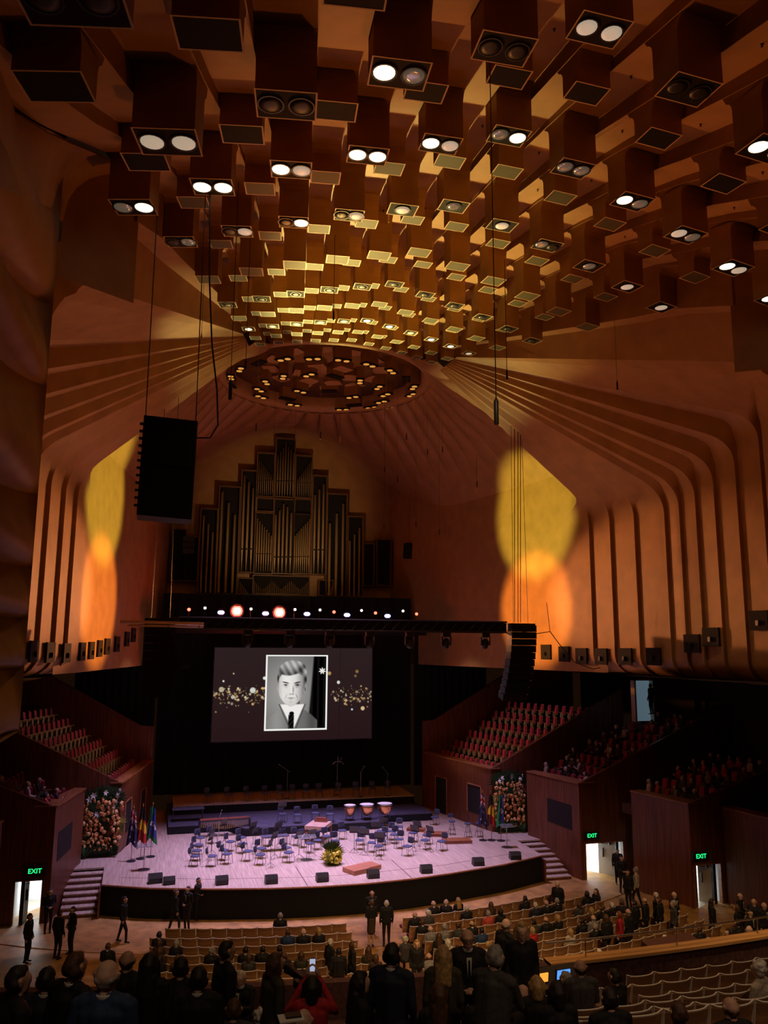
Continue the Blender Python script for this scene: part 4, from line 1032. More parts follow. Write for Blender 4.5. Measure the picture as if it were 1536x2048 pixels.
m = MB(); m.bb(.16, .95, -.35, .5, 0, .2); m.build('rear_block', cb, e)
tag(e, 'stepped wooden conductor podium at the front edge of the stage', 'podium')
# foldback monitors
for i, (x, y, s_) in enumerate(((310, 1765, 1.1), (338, 1768, .9), (443, 1768, 1), (542, 1766, 1), (644, 1762, 1), (746, 1755, 1), (852, 1745, 1), (956, 1730, 1), (1030, 1718, 1))):
    p = atZ(x, y, ZS); e = empty('stage_monitor', p, math.atan2(p.x, 40)*-.6, s_)
    m = MB(); m.prism([(-.27, -.2, 0), (-.27, .2, 0), (-.27, .12, .34), (-.27, -.12, .36), (-.27, -.22, .2)], (.54, 0, 0)); m.build('cabinet', blackm, e)
    m = MB(); m.prism([(-.25, .2, .03), (-.25, .21, .03), (-.25, .135, .32), (-.25, .125, .32)], (.5, 0, 0)); m.build('grille', black, e)
    tag(e, f'black wedge stage monitor on the stage edge, {ORD[i+1]} from the left', 'speaker', 'wedge monitors along the stage edge')
# ------------------------------------------------------------------ flags
fl_navy = mat('navy flag cloth', (.012, .015, .08), .7); fl_white = mat('white flag cloth', (.8, .78, .75), .7); fl_red = mat('red flag cloth', (.5, .02, .02), .7)
fl_black = mat('black flag cloth', (.01, .008, .008), .7); fl_yel = mat('yellow flag cloth', (.9, .55, .02), .7); fl_green = mat('green flag cloth', (.01, .22, .06), .7); fl_blue = mat('blue flag cloth', (.02, .06, .3), .7)
gold = mat('gilt finial', (.8, .55, .2), .3, metal=.9)
def flag(x, y, kind, label):
    p = atZ(x, y, ZS); r = empty('flag', p)
    m = MB(); m.lathe([(.22, 0), (.22, .04), (.06, .07)], n=16); m.build('base', leg_m, r)
    m = MB(); m.tube([(0, 0, .05), (0, 0, 2.5)], .016, 6); m.build('pole', timber_t, r)
    m = MB(); m.lathe([(.012, 2.5), (.035, 2.55), (.012, 2.62), (.002, 2.7)], n=8); m.build('finial', gold, r)
    nu, nv = 26, 40; m = MB(); W_, H_ = .85, 1.55
    for j in range(nv+1):
        v_ = j/nv
        for i in range(nu+1):
            u_ = i/nu; wd = .20+.26*v_**1.2
            xx = (u_-.5)*wd*1.25; yy = -.05+.09*math.sin(u_*13+v_*2)*(.4+.6*v_)
            m.V((xx, yy, 2.46-H_*v_-(.3*abs(u_-.35)*(1+v_))))
    for j in range(nv):
        for i in range(nu):
            u_ = (i+.5)/nu; v_ = (j+.5)/nv
            if kind == 'southern':      # jack in the top, navy field, white stars
                c = 0
                if v_ < .42:
                    a, b = u_-.5, v_-.18
                    if abs(a) < .06 or abs(b) < .05: c = 2
                    elif abs(a) < .12 or abs(b) < .09 or abs(abs(a)-abs(b)*2.2) < .07: c = 1
                    if abs(abs(a)-abs(b)*2.2) < .03: c = 2
                def star(cu, cv, r_):
                    dx, dy = (u_-cu)*.55, (v_-cv)*1.5; a = math.atan2(dy, dx); d = math.hypot(dx, dy)
                    return d < r_*(.62+.38*math.cos(7*a))
                if star(.45, .56, .11) or star(.7, .86, .05) or star(.25, .8, .05): c = 1
            elif kind == 'sun':         # black over red with a yellow disc
                c = 0 if u_+.15*math.sin(v_*3) < .5 else 1
                if v_ > .62: c = 1 if u_ > .2 else c
                if v_ < .3: c = 0
                if math.hypot((u_-.55)*.45, (v_-.52)*1.55) < .25: c = 2
            else:                       # green, black line, blue, white headdress
                t = u_*.9+v_*.35
                c = 0 if t < .42 or v_ > .85 else 1 if t < .48 else 2
                if v_ < .25: c = 0 if u_ < .55 else 2
                d = math.hypot((u_-.62)*.5, (v_-.55)*1.5)
                if .1 < d < .17 and v_ < .6: c = 3
                if d < .045: c = 3
            m.cur = c; w_ = nu+1; m.F(j*w_+i, j*w_+i+1, (j+1)*w_+i+1, (j+1)*w_+i)
    mats_ = {'southern': [fl_navy, fl_white, fl_red], 'sun': [fl_black, fl_red, fl_yel], 'island': [fl_green, fl_black, fl_blue, fl_white]}[kind]
    m.build('cloth', mats_, r, True, fix=False)
    tag(r, label, 'flag', 'standing flags beside the stage')
flag(262, 1723, 'southern', 'navy starred flag with a red and white cross, leftmost flag on the left')
flag(281, 1718, 'sun', 'black and red flag with a yellow disc on the left of the stage')
flag(301, 1714, 'island', 'green and blue flag with a white emblem on the left of the stage')
flag(966, 1681, 'southern', 'navy starred flag with a red and white cross at stage right')
flag(983, 1681, 'sun', 'black and red flag with a yellow disc at the right of the stage')
flag(1002, 1682, 'island', 'green and blue flag with a white emblem before the right flower wall')
# ------------------------------------------------------------------ flowers
rose_o = mat('orange rose', (.85, .36, .1), .6, 'noise', 20, .2); rose_y = mat('peach rose', (.9, .52, .2), .6); lily = mat('white lily', (.85, .85, .78), .5)
leafd = mat('dark leaf', (.03, .08, .02), .5, 'noise', 8, .3); leafy = mat('yellow green leaf', (.32, .33, .04), .5); yel_f = mat('yellow blossom', (.75, .58, .05), .6); rust = mat('rust foliage', (.25, .08, .03), .6)
def rose_mesh():
    m = MB()
    m.ball((0, 0, .02), (.05, .05, .045), 8, 5)
    for k in range(5):
        a = 2*PI*k/5; m.ball((.045*math.cos(a), .045*math.sin(a), 0), (.045, .045, .035), 6, 4)
    return m
def lily_mesh():
    m = MB()
    for k in range(6):
        a = 2*PI*k/6; d = Vector((math.cos(a), math.sin(a), .45)); e_ = Vector((-math.sin(a), math.cos(a), 0)); b = len(m.v)
        for q in (Vector((0, 0, 0)), d*.07+e_*.035, d*.15, d*.07-e_*.035): m.V(q)
        m.F(b, b+1, b+2, b+3)
    return m
def leaf_mesh(L, w, n):
    m = MB()
    for k in range(n):
        a = (k/(n-1)-.5)*1.5 if n > 1 else 0
        d = Vector((math.sin(a), .15, math.cos(a))); e_ = Vector((math.cos(a), 0, -math.sin(a))); b = len(m.v)
        for q in (Vector((0, 0, 0)), d*L*.5+e_*w, d*L+Vector((0, -.12*L, -.08*L)), d*L*.5-e_*w): m.V(q)
        m.F(b, b+1, b+2, b+3)
    return m
def put(me, name, parent, loc, rot, sc, mt=None):
    o = bpy.data.objects.new(name, me); COL.objects.link(o); o.parent = parent; o.location = loc; o.rotation_euler = rot; o.scale = (sc,)*3
    return o
def mesh_of(mb, name, mt):
    o = mb.build(name, mt, None, True, fix=False); me = o.data; bpy.data.objects.remove(o); return me
rm_o = mesh_of(rose_mesh(), 'rose', rose_o); rm_p = mesh_of(rose_mesh(), 'rose', rose_y); lm = mesh_of(lily_mesh(), 'lily', lily); ym = mesh_of(rose_mesh(), 'blossom', yel_f)
palm = mesh_of(leaf_mesh(.7, .05, 7), 'palm_leaf', leafd); frond = mesh_of(leaf_mesh(.5, .035, 6), 'frond', leafy); rus = mesh_of(leaf_mesh(.35, .05, 5), 'foliage', rust); bushm = mesh_of(leaf_mesh(.3, .06, 6), 'leaf', leafd)
def flower_wall(base, label, W_=2.1, H_=3.7, s=1, rz=0):
    e = empty('flower_arrangement', base, rz)
    m = MB(); m.bb(-W_*.36, W_*.36, .08, .2, 0, H_*.75); m.build('backing', leafd, e)
    R0 = random.Random(int(base[0]*10))
    R_ = lambda: (PI/2+R0.uniform(-.5, .5), R0.uniform(-.4, .4), R0.uniform(0, 6))
    for k in range(34):
        u_, v_ = R0.uniform(-.5, .5), R0.random(); put(bushm, 'leaf', e, (u_*W_*.85, .02, .1+v_*H_*.8), (R0.uniform(-.9, -.1), R0.uniform(-1.6, 1.6), 0), R0.uniform(.9, 1.5))
    for k in range(12):
        a = -1.3+2.6*k/11; put(palm, 'palm_leaf', e, (a*.45, .05, H_*.72+.1*math.cos(a)), (R0.uniform(-.3, .1), a*.7, 0), R0.uniform(.8, 1.15))
    for k in range(9):
        a = -1.2+2.4*k/8; put(palm, 'palm_leaf', e, (a*.5, -.1, .35), (.9, a*1.6+PI*(.0), 0), R0.uniform(.6, .8))
    for k in range(16):
        sd = R0.choice((-1, 1)); put(frond, 'frond', e, (sd*W_*R0.uniform(.28, .4), -.04, R0.uniform(.5, 2.0)), (R0.uniform(-.3, .2), sd*R0.uniform(.4, 1.4), 0), R0.uniform(.7, 1.1))
    for k in range(12): put(rus, 'foliage', e, (R0.uniform(-.4, .4)*W_, -.06, R0.uniform(.6, 2.3)), (R0.uniform(-.5, 0), R0.uniform(-1, 1), 0), 1)
    pts = []
    t = 0
    while len(pts) < 78 and t < 4000:
        t += 1; x, z = R0.uniform(-.42, .42)*W_, R0.uniform(.35, 2.3)*H_/3.1
        if s > 0 or R0.random() < .5+.5*math.sin(x*5+z*3.0):
            if all(math.hypot(x-a, z-b) > .16 for a, b in pts): pts.append((x, z))
    for x, z in pts: put(rm_o if R0.random() < .6 else rm_p, 'rose', e, (x, -.16+R0.uniform(-.04, .04), z), R_(), R0.uniform(1.25, 1.6))
    for x, z in ((-.45, 2.5), (.55, 2.45), (.5, 2.2), (-.3, 1.75), (.45, 1.95), (-.6, 2.35), (.05, 2.6), (.65, 2.65), (-.25, 1.65), (.38, 2.05)): put(lm, 'lily', e, (x*W_/1.9, -.2, z*H_/3.1), (PI/2, R0.uniform(-.5, .5), R0.uniform(0, 3)), R0.uniform(.95, 1.3))
    tag(e, label, 'flowers', 'tall flower walls')
flower_wall((-11.0, 44.35, ZS), 'tall wall of orange roses and white lilies beside the left flags', s=-1)
flower_wall((11.15, 44.3, ZS), 'tall dense wall of orange roses behind the right flags', s=1, rz=-.1)
p = atZ(664, 1728, ZS); e = empty('flower_basket', p); R0 = random.Random(3)
m = MB(); m.lathe([(.26, 0), (.36, .3), (.34, .32)], n=14); m.build('basket', leafd, e)
for k in range(26): a = R0.uniform(0, 6.3); put(frond, 'frond', e, (.3*math.cos(a), .3*math.sin(a)-.05, R0.uniform(.1, .5)), (R0.uniform(-.2, 1.0), R0.uniform(-1.4, 1.4), a), R0.uniform(.6, 1))
for k in range(8): put(palm, 'palm_leaf', e, (R0.uniform(-.2, .2), .1, .5), (R0.uniform(-.2, .1), R0.uniform(-.5, .5), 0), R0.uniform(.8, 1.1))
for k in range(46):
    a = R0.uniform(0, 6.3); h = R0.uniform(.15, .62); put(ym, 'blossom', e, (.46*math.cos(a)*(1-.4*h), .42*math.sin(a)*(1-.4*h), h), (R0.uniform(0, 1), R0.uniform(0, 1), a), R0.uniform(.9, 1.4))
tag(e, 'basket of yellow blossoms and palm leaves at the centre front of the stage', 'flowers')
# ================================================================== SEATING
ply = mat('brown seat ply', (.46, .22, .09), .45, 'woodx', 2, .2); seat_w = mat('white laminate edge', (.85, .78, .66), .4)
mag = mat('magenta upholstery', (.42, .02, .06), .8); pale = mat('pale seat timber', (.3, .2, .11), .5); redu = mat('dark red upholstery', (.2, .02, .03), .8)
def stall_seat():
    r = empty('theatre_seat'); n = 6
    def prof(x): return .05*(abs(x)/.28)**2.2
    m = MB(); f, b = [], []
    for z, y, w in ((.28, .06, .96), (.45, .03, .98), (.7, -.01, 1), (.86, -.06, 1)):
        f.append([(-.28*w+.56*w*i/n, y+prof(-.28+.56*i/n)+.025, z) for i in range(n+1)]); b.append([(-.28*w+.56*w*i/n, y+prof(-.28+.56*i/n), z) for i in range(n+1)])
    rings = [f[k]+b[k][::-1] for k in range(4)]
    m.loft(rings); m.build('back_shell', ply, r)
    m = MB(); top = [(-.285+.57*i/8, -.05+prof(-.285+.57*i/8), .868+.03*(abs(i-4)/4)**6) for i in range(9)]
    m.tube([(-.28, .1, .42), (-.285, .04, .7)]+top+[(.285, .04, .7), (.28, .1, .42)], .011, 5); m.build('edge_trim', seat_w, r)
    m = MB(); m.box((0, .3, .43), (.5, .42, .1)); m.build('cushion', redu, r)
    m = MB(); m.bb(.265, .3, .0, .42, 0, .6); m.build('armrest', ply, r)
    return r
seat0 = stall_seat(); used0 = False
def seat_at(R, a, z, label, group):
    global used0
    o = seat0 if not used0 else dup(seat0)
    used0 = True
    o.location = (R*math.sin(a), RC-R*math.cos(a), z); o.rotation_euler = (0, 0, a)
    tag(o, label, 'seat', group)
    return o
STALL = []
for i in range(12):
    R = Rst(i); z = zrow(i)
    xr0, xr1 = 1.35, min(9.9+.42*i, 12.9)
    n = int((xr1-xr0)/.58)
    for k in range(n):
        a = math.asin((xr0+.29+.58*k)/R); seat_at(R, a, z, f"stalls seat right of the aisle, row {ORD[i+1]} from the stage, {ORD[k+1]} from the aisle", 'stalls seats')
    if i < 7:
        for k in range(13 if i > 0 else 12):
            a = -math.asin((1.0+.29+.58*k)/R); seat_at(R, a, z, f"stalls seat left of the aisle, row {ORD[i+1]} from the stage, {ORD[k+1]} from the aisle", 'stalls seats')
def box_seat():
    r = empty('box_seat')
    m = MB(); m.box((0, .0, .74), (.5, .1, .5), Matrix.Rotation(.12, 3, 'X')); m.build('backrest', mag, r)
    m = MB(); m.box((0, -.055, .72), (.5, .03, .6), Matrix.Rotation(.12, 3, 'X')); m.build('back_shell', pale, r)
    m = MB(); m.box((0, .14, .42), (.44, .12, .26), Matrix.Rotation(.1, 3, 'X')); m.build('folded_cushion', pale, r)
    m = MB(); m.bb(.25, .29, -.02, .36, .58, .62); m.bb(.26, .28, .1, .18, 0, .58); m.build('armrest', pale, r)
    return r
bs0 = box_seat(); usedb = False
def bseat(p, rz, label, group):
    global usedb
    o = bs0 if not usedb else dup(bs0)
    usedb = True
    o.location = p; o.rotation_euler = (0, 0, rz); tag(o, label, 'seat', group)
for s in (-1, 1):
    for j in range(6):
        for k in range(12):
            t = k/11.5; d = 45.3+6.9*t
            x = (10.6+1.2*j+.3)*(1-t)+(9.6+.95*j+.2)*t
            bseat((s*x, d, -7.75+.62*j), s*(PI/2-.17-.03*j), f"empty magenta seat in the {'left' if s < 0 else 'right'} stage box, {ORD[j+1]} tier up, {ORD[k+1]} from the near end", f"seats in the {'left' if s < 0 else 'right'} stage box")
BX = {}
for n, (fx1, fd1, zt2, st, nr, nk) in enumerate(((12.7, 39, -6.98, .4, 8, 7), (15.2, 33.4, -7.1, .3, 5, 6))):
    for j in range(nr):
        for k in range(nk):
            d = fd1+.6+.6*k; x = fx1+.5+.95*j+.45-.16*(d-fd1); z = zt2-(.8 if n == 0 else .75)+st*j
            BX[(n, j, k)] = (x, d, z)
            bseat((x, d, z), PI/2-.18, f"red seat in the {ORD[n+2]} right-hand box, {ORD[j+1]} tier up, {ORD[k+1]} from the near end", 'seats in the right-hand audience boxes')
for j in range(3):
    for k in range(6):
        d = 39.6+.6*k; x = 12.7+.6+.95*j-.16*(d-39); bseat((-x, d, -7.78+.4*j), -(PI/2-.18), f"red seat in the second left-hand box, {ORD[j+1]} tier up, {ORD[k+1]} from the near end", 'seats in the left-hand audience box')
# ================================================================== PEOPLE
def capsule(m, p0, r0, p1, r1, n=12):
    p0, p1 = Vector(p0), Vector(p1); d = p1-p0; L = d.length
    t = d/L if L > 1e-6 else Vector((0, 0, 1)); u = t.cross(Vector((0, 1, 0)) if abs(t.y) < .9 else Vector((1, 0, 0))).normalized(); w = t.cross(u); rings = []
    for a in (-80, -50, -20): a = math.radians(a); rings.append((p0+t*r0*math.sin(a), r0*math.cos(a)))
    for a in (20, 50, 80): a = math.radians(a); rings.append((p1+t*r1*math.sin(a), r1*math.cos(a)))
    m.loft([[c+u*r*math.cos(2*PI*k/n)+w*r*math.sin(2*PI*k/n) for k in range(n)] for c, r in rings])
def remesh(caps, name, voxel=.014, smooth=3, mats=True):
    m = MB()
    for c in caps: capsule(m, *c[:4])
    o = m.build(name, birch); o.data.materials.clear()
    md = o.modifiers.new('r', 'REMESH'); md.mode = 'VOXEL'; md.voxel_size = voxel
    ms = o.modifiers.new('s', 'SMOOTH'); ms.iterations = smooth; ms.factor = .5
    dg = bpy.context.evaluated_depsgraph_get(); me = bpy.data.meshes.new_from_object(o.evaluated_get(dg)); me.name = name
    bpy.data.objects.remove(o)
    n = len(me.polygons); cen = np.empty(n*3); me.polygons.foreach_get('center', cen); cen = cen.reshape(-1, 3)
    best = np.full(n, 1e9); lab = np.zeros(n, int)
    for p0, r0, p1, r1, l in caps:
        a = np.array(p0, float); b = np.array(p1, float); d = b-a; L2 = max(1e-9, d @ d)
        t = np.clip(((cen-a) @ d)/L2, 0, 1); dist = np.linalg.norm(cen-(a+t[:, None]*d), axis=1)-(r0+(r1-r0)*t)
        k = dist < best; best[k] = dist[k]; lab[k] = l
    for i in range(max(lab)+1 if mats else 1): me.materials.append(None)
    if mats: me.polygons.foreach_set('material_index', lab.tolist())
    me.polygons.foreach_set('use_smooth', [True]*n)
    return me
SK, TOP, BOT, SHO = 0, 1, 2, 3
def head_caps(h, fwd=0):    # h: height of the head centre
    x, y, z = h
    return [((x, y-.018, z+.012), .09, (x, y-.008, z+.03), .088, SK), ((x, y+.02, z-.05), .07, (x, y+.035, z+.0), .075, SK), ((x, y+.055, z-.085), .035, (x, y+.03, z-.06), .055, SK),
            ((x, y+.098, z-.022), .016, (x, y+.09, z+.02), .012, SK), ((x-.03, y+.085, z+.032), .016, (x+.03, y+.085, z+.032), .016, SK), ((x-.02, y+.082, z-.062), .012, (x+.02, y+.082, z-.062), .012, SK),
            ((x-.09, y-.01, z-.02), .014, (x-.096, y-.02, z+.025), .02, SK), ((x+.09, y-.01, z-.02), .014, (x+.096, y-.02, z+.025), .02, SK)]
def hand_caps(w, d, up, s):   # wrist, direction of the hand, thumb side
    w, d, up = Vector(w), Vector(d).normalized(), Vector(up).normalized(); sd = d.cross(up).normalized(); L = []
    L.append((w, .03, w+d*.075, .033, SK))
    for k, ln in enumerate((.07, .078, .072, .055)):
        b = w+d*.08+up*(.027-.018*k); m_ = b+d*ln*.55+sd*s*.008; e = m_+d*ln*.4+sd*s*.03
        L.append((b, .0105, m_, .010, SK)); L.append((m_, .010, e, .0085, SK))
    b = w+d*.03+up*.03; m_ = b+d*.035+up*.028; L.append((b, .013, m_, .012, SK)); L.append((m_, .012, m_+d*.03+sd*s*.01, .010, SK))
    return L
def arm(sh, el, wr, s, hd=None, up=(0, 1, 0)):
    sh, el, wr = Vector(sh), Vector(el), Vector(wr); d = Vector(hd) if hd else (wr-el)
    return [(sh, .068, el, .05, TOP), (el, .05, wr, .037, TOP)]+hand_caps(wr, d, up, s)
def leg(hip, kn, an, top=BOT, low=BOT):
    hip, kn, an = Vector(hip), Vector(kn), Vector(an)
    return [(hip, .098, kn, .068, top), (kn, .066, an, .046, low), (an+Vector((0, -.035, -.04)), .04, an+Vector((.0, .13, -.052)), .034, SHO)]
def torso(z0, z1, y0=0, y1=0, w=1.0, sh=1.0):
    c = [((-.065*w, y0, z0), .125*w, (-.095*w, y1, z1-.13), .125*w, TOP), ((.065*w, y0, z0), .125*w, (.095*w, y1, z1-.13), .125*w, TOP),
         ((-.15*sh, y1-.01, z1-.035), .075, (.15*sh, y1-.01, z1-.035), .075, TOP), ((-.07, y1-.01, z1-.02), .075, (.07, y1-.01, z1-.02), .075, TOP), ((0, y0+.03, z0), .12*w, (0, y1+.03, z1-.16), .125*w, TOP)]
    c.append(((0, y0-.035, z0), .115*w, (0, y1-.04, z1-.12), .12*w, TOP))
    return c
def stand_pose(arms='down', female=False, walk=False):
    w = .9 if female else 1; sh = .86 if female else 1; c = []
    c += torso(.98, 1.46, 0, 0, w, sh)
    st = .2 if walk else 0
    if female and not walk:
        c += [((0, 0, .98), .17, (0, 0, .62), .18, BOT)]
        for s in (-1, 1): c += leg((s*.08, 0, .9), (s*.08, .01, .5), (s*.08, -.01, .095), BOT, SK)
    else:
        for s in (-1, 1): c += leg((s*.09, 0, .92), (s*.1, .03+s*st*.7, .5), (s*.1, -.02+s*st, .095))
        c += [((-.07, 0, .94), .135, (.07, 0, .94), .135, TOP)]
    if arms == 'down':
        for s in (-1, 1): c += arm((s*.2*sh, -.01, 1.405), (s*.25*sh, -.04, 1.13), (s*.25*sh, .05, .9), -s, (0, .05, -1), (0, 1, 0))
    elif arms == 'front':
        for s in (-1, 1): c += arm((s*.2*sh, -.01, 1.405), (s*.25*sh, -.02, 1.14), (s*.07, .2, 1.02), -s, (-s*.9, .3, 0), (0, .1, 1))
    elif arms == 'raised':
        for s in (-1, 1): c += arm((s*.19*sh, 0, 1.405), (s*.26, .16, 1.26), (s*.07, .3, 1.52), -s, (-s*.2, .1, 1), (0, -1, 0))
    c += [((0, 0, 1.45), .066, (0, .012, 1.54), .06, SK)]+head_caps((0, .02, 1.605))
    return c, Vector((0, .02, 1.605))
def sit_pose(arms='lap', female=False, lean=0.0):
    w = .9 if female else 1; sh = .86 if female else 1; c = []
    c += torso(.58, 1.06, 0, lean*.3, w, sh)
    c += [((-.08, .02, .56), .13, (.08, .02, .56), .13, BOT)]
    for s in (-1, 1): c += leg((s*.09, .02, .55), (s*.11, .44, .53), (s*.11, .46, .095))
    y = lean*.3
    if arms == 'lap':
        for s in (-1, 1): c += arm((s*.2*sh, y, 1.005), (s*.25*sh, .05+y, .75), (s*.08, .28, .67), -s, (-s*.7, .7, 0), (0, .2, 1))
    elif arms == 'read':
        for s in (-1, 1): c += arm((s*.2*sh, y, 1.005), (s*.24*sh, .12+y, .76), (s*.1, .33, .82), -s, (-s*.4, .6, .5), (0, -.3, 1))
    elif arms == 'raised':
        for s in (-1, 1): c += arm((s*.19*sh, y, 1.005), (s*.27, .16, .9), (s*.07, .3, 1.2), -s, (-s*.2, .1, 1), (0, -1, 0))
    hy = lean*.42+.02
    c += [((0, lean*.3, 1.05), .066, (0, hy-.01, 1.14), .06, SK)]+head_caps((0, hy, 1.205))
    return c, Vector((0, hy, 1.205))
POSE = {'stand': stand_pose(), 'clasp': stand_pose('front'), 'walk': stand_pose('down', False, True), 'fstand': stand_pose('front', True), 'fslim': stand_pose('down', True, True), 'phone': stand_pose('raised', True),
        'sit': sit_pose(), 'fsit': sit_pose('lap', True), 'read': sit_pose('read', False, .25), 'fread': sit_pose('read', True, .2), 'photo': sit_pose('raised', True)}
BODY = {k: (remesh(c, 'person_'+k), h) for k, (c, h) in POSE.items()}
# hair shells around the head centre (origin)
def hairset():
    H = {}
    cap_ = [((0, -.032, .03), .094, (0, -.022, .046), .09, 0), ((-.035, -.045, -.01), .07, (.035, -.045, -.01), .07, 0), ((0, .03, .082), .045, (0, -.03, .082), .056, 0)]
    H['short'] = cap_
    H['crop'] = [((0, -.027, .033), .092, (0, -.022, .042), .089, 0), ((-.03, -.04, .0), .072, (.03, -.04, .0), .072, 0)]
    H['bald'] = [((-.078, -.02, .0), .022, (-.055, -.075, -.005), .026, 0), ((.078, -.02, .0), .022, (.055, -.075, -.005), .026, 0), ((-.05, -.078, -.01), .024, (.05, -.078, -.01), .024, 0), ((-.035, -.07, -.045), .025, (.035, -.07, -.045), .025, 0)]
    H['bob'] = cap_+[((-.07, -.02, .02), .05, (-.075, 0, -.09), .04, 0), ((.07, -.02, .02), .05, (.075, 0, -.09), .04, 0), ((0, -.06, .0), .085, (0, -.06, -.09), .08, 0)]
    H['long'] = cap_+[((-.07, -.02, .02), .048, (-.085, -.02, -.17), .045, 0), ((.07, -.02, .02), .048, (.085, -.02, -.17), .045, 0), ((0, -.06, .0), .085, (0, -.09, -.24), .085, 0), ((-.05, -.08, -.1), .06, (-.06, -.1, -.28), .05, 0), ((.05, -.08, -.1), .06, (.06, -.1, -.28), .05, 0)]
    q = random.Random(2); H['curly'] = cap_+[]
    for k in range(26):
        a, b = q.uniform(0, 2*PI), q.uniform(-.3, 1.4); d = Vector((math.cos(a)*math.cos(b), math.sin(a)*math.cos(b)-.25, math.sin(b))).normalized()
        if d.y > .45 and d.z < .6: continue
        p = Vector((0, -.025, .035))+d*.085; H['curly'].append((p, .035, p+d*.015, .03, 0))
    H['bun'] = cap_+[((0, -.11, .05), .045, (0, -.12, .06), .045, 0)]
    return H
HAIR = {k: remesh(v, 'hair_'+k, .012, 2, False) for k, v in hairset().items()}
m = MB(); m.lathe([(.075, -.03), (.078, .01), (.074, .02), (.068, .0)], (0, 0, 0), 14)
col_o = m.build('collar', white_p, None, True); COLLAR = col_o.data; bpy.data.objects.remove(col_o)
m = MB(); m.prism([(-.035, 0, .06), (.035, 0, .06), (.02, .012, -.2), (-.02, .012, -.2)], (0, .008, 0)); o_ = m.build('shirt_front', white_p); SHIRT = o_.data; bpy.data.objects.remove(o_)
m = MB(); m.prism([(-.012, .01, .03), (.012, .01, .03), (.022, .022, -.2), (0, .024, -.24), (-.022, .022, -.2)], (0, .006, 0)); o_ = m.build('tie', black); TIE = o_.data; bpy.data.objects.remove(o_)
m = MB()
for sx in (-.032, .032): m.ball((sx, .083, .012), (.013, .012, .009), 8, 6)
o_ = m.build('eyes', white_p); EYES = o_.data; bpy.data.objects.remove(o_)
m = MB()
for sx in (-.032, .032): m.ball((sx, .094, .012), (.006, .004, .006), 6, 4)
o_ = m.build('pupils', black); PUP = o_.data; bpy.data.objects.remove(o_)
m = MB(); m.ball((0, .09, -.063), (.024, .012, .007), 8, 4); o_ = m.build('lips', mat('lips', (.4, .1, .08), .5)); LIPS = o_.data; bpy.data.objects.remove(o_)
m = MB()
for sx in (-.034, .034):
    m.tube([(sx+.026*math.cos(2*PI*k/10), .108, .012+.018*math.sin(2*PI*k/10)) for k in range(11)], .003, 4)
    m.tube([(math.copysign(.06, sx), .108, .018), (math.copysign(.094, sx), .0, .02)], .003, 4)
m.tube([(-.008, .11, .014), (.008, .11, .014)], .003, 4)
o_ = m.build('glasses', black); GLAS = o_.data; bpy.data.objects.remove(o_)
SKIN = [mat('skin light', (.56, .33, .23), .55), mat('skin fair', (.66, .42, .31), .55), mat('skin tan', (.42, .23, .15), .55)]
HC = {'dark': (.018, .012, .01), 'brown': (.1, .045, .02), 'grey': (.36, .34, .31), 'white': (.72, .68, .6), 'blond': (.5, .31, .12), 'red': (.22, .06, .02)}
CLO = {'black': (.008, .008, .009), 'navy': (.012, .018, .04), 'blue': (.02, .05, .13), 'grey': (.06, .058, .055), 'red': (.5, .02, .03), 'cream': (.55, .47, .36), 'white': (.7, .67, .62), 'brown': (.06, .035, .02), 'coral': (.6, .09, .06), 'lightgrey': (.25, .24, .23), 'olive': (.05, .045, .02)}
for k, c in HC.items(): mat('hair '+k, c, .6, 'noise', 30, .3)
for k, c in CLO.items(): mat('cloth '+k, c, .8, 'noise', 25, .2)
shoe_m = mat('dark shoe', (.01, .01, .01), .4)
NP = 0
def person(loc, rz, pose='stand', top='black', bot='black', hair='short', hc='dark', skin=0, sc=1.0, collar=False, face=False, shirt=False, glasses=False, label='', group=None):
    global NP
    NP += 1
    me, h = BODY[pose]
    o = bpy.data.objects.new('person', me); COL.objects.link(o); o.location = loc; o.rotation_euler = (0, 0, rz); o.scale = (sc,)*3
    ms = [SKIN[skin], MATS['cloth '+top], MATS['cloth '+bot], shoe_m]
    for i in range(len(me.materials)):
        o.material_slots[i].link = 'OBJECT'; o.material_slots[i].material = ms[i]
    def child(name, mesh, off, mt=None):
        c = bpy.data.objects.new(name, mesh); COL.objects.link(c); c.parent = o; c.location = off
        if mt is not None:
            if not mesh.materials: mesh.materials.append(None)
            c.material_slots[0].link = 'OBJECT'; c.material_slots[0].material = mt
        return c
    if hair: child('hair', HAIR[hair], h, MATS['hair '+hc])
    if collar: child('collar', COLLAR, h+Vector((0, -.018, -.125)))
    if shirt: child('shirt_front', SHIRT, h+Vector((0, .118, -.25))); child('tie', TIE, h+Vector((0, .118, -.25)))
    if face:
        child('eyes', EYES, h); child('pupils', PUP, h); child('lips', LIPS, h)
    if glasses: child('glasses', GLAS, h)
    tag(o, label, 'person', group)
    return o
def yaw_to(x, y, tx, ty): return math.atan2(ty-y, tx-x)-PI/2
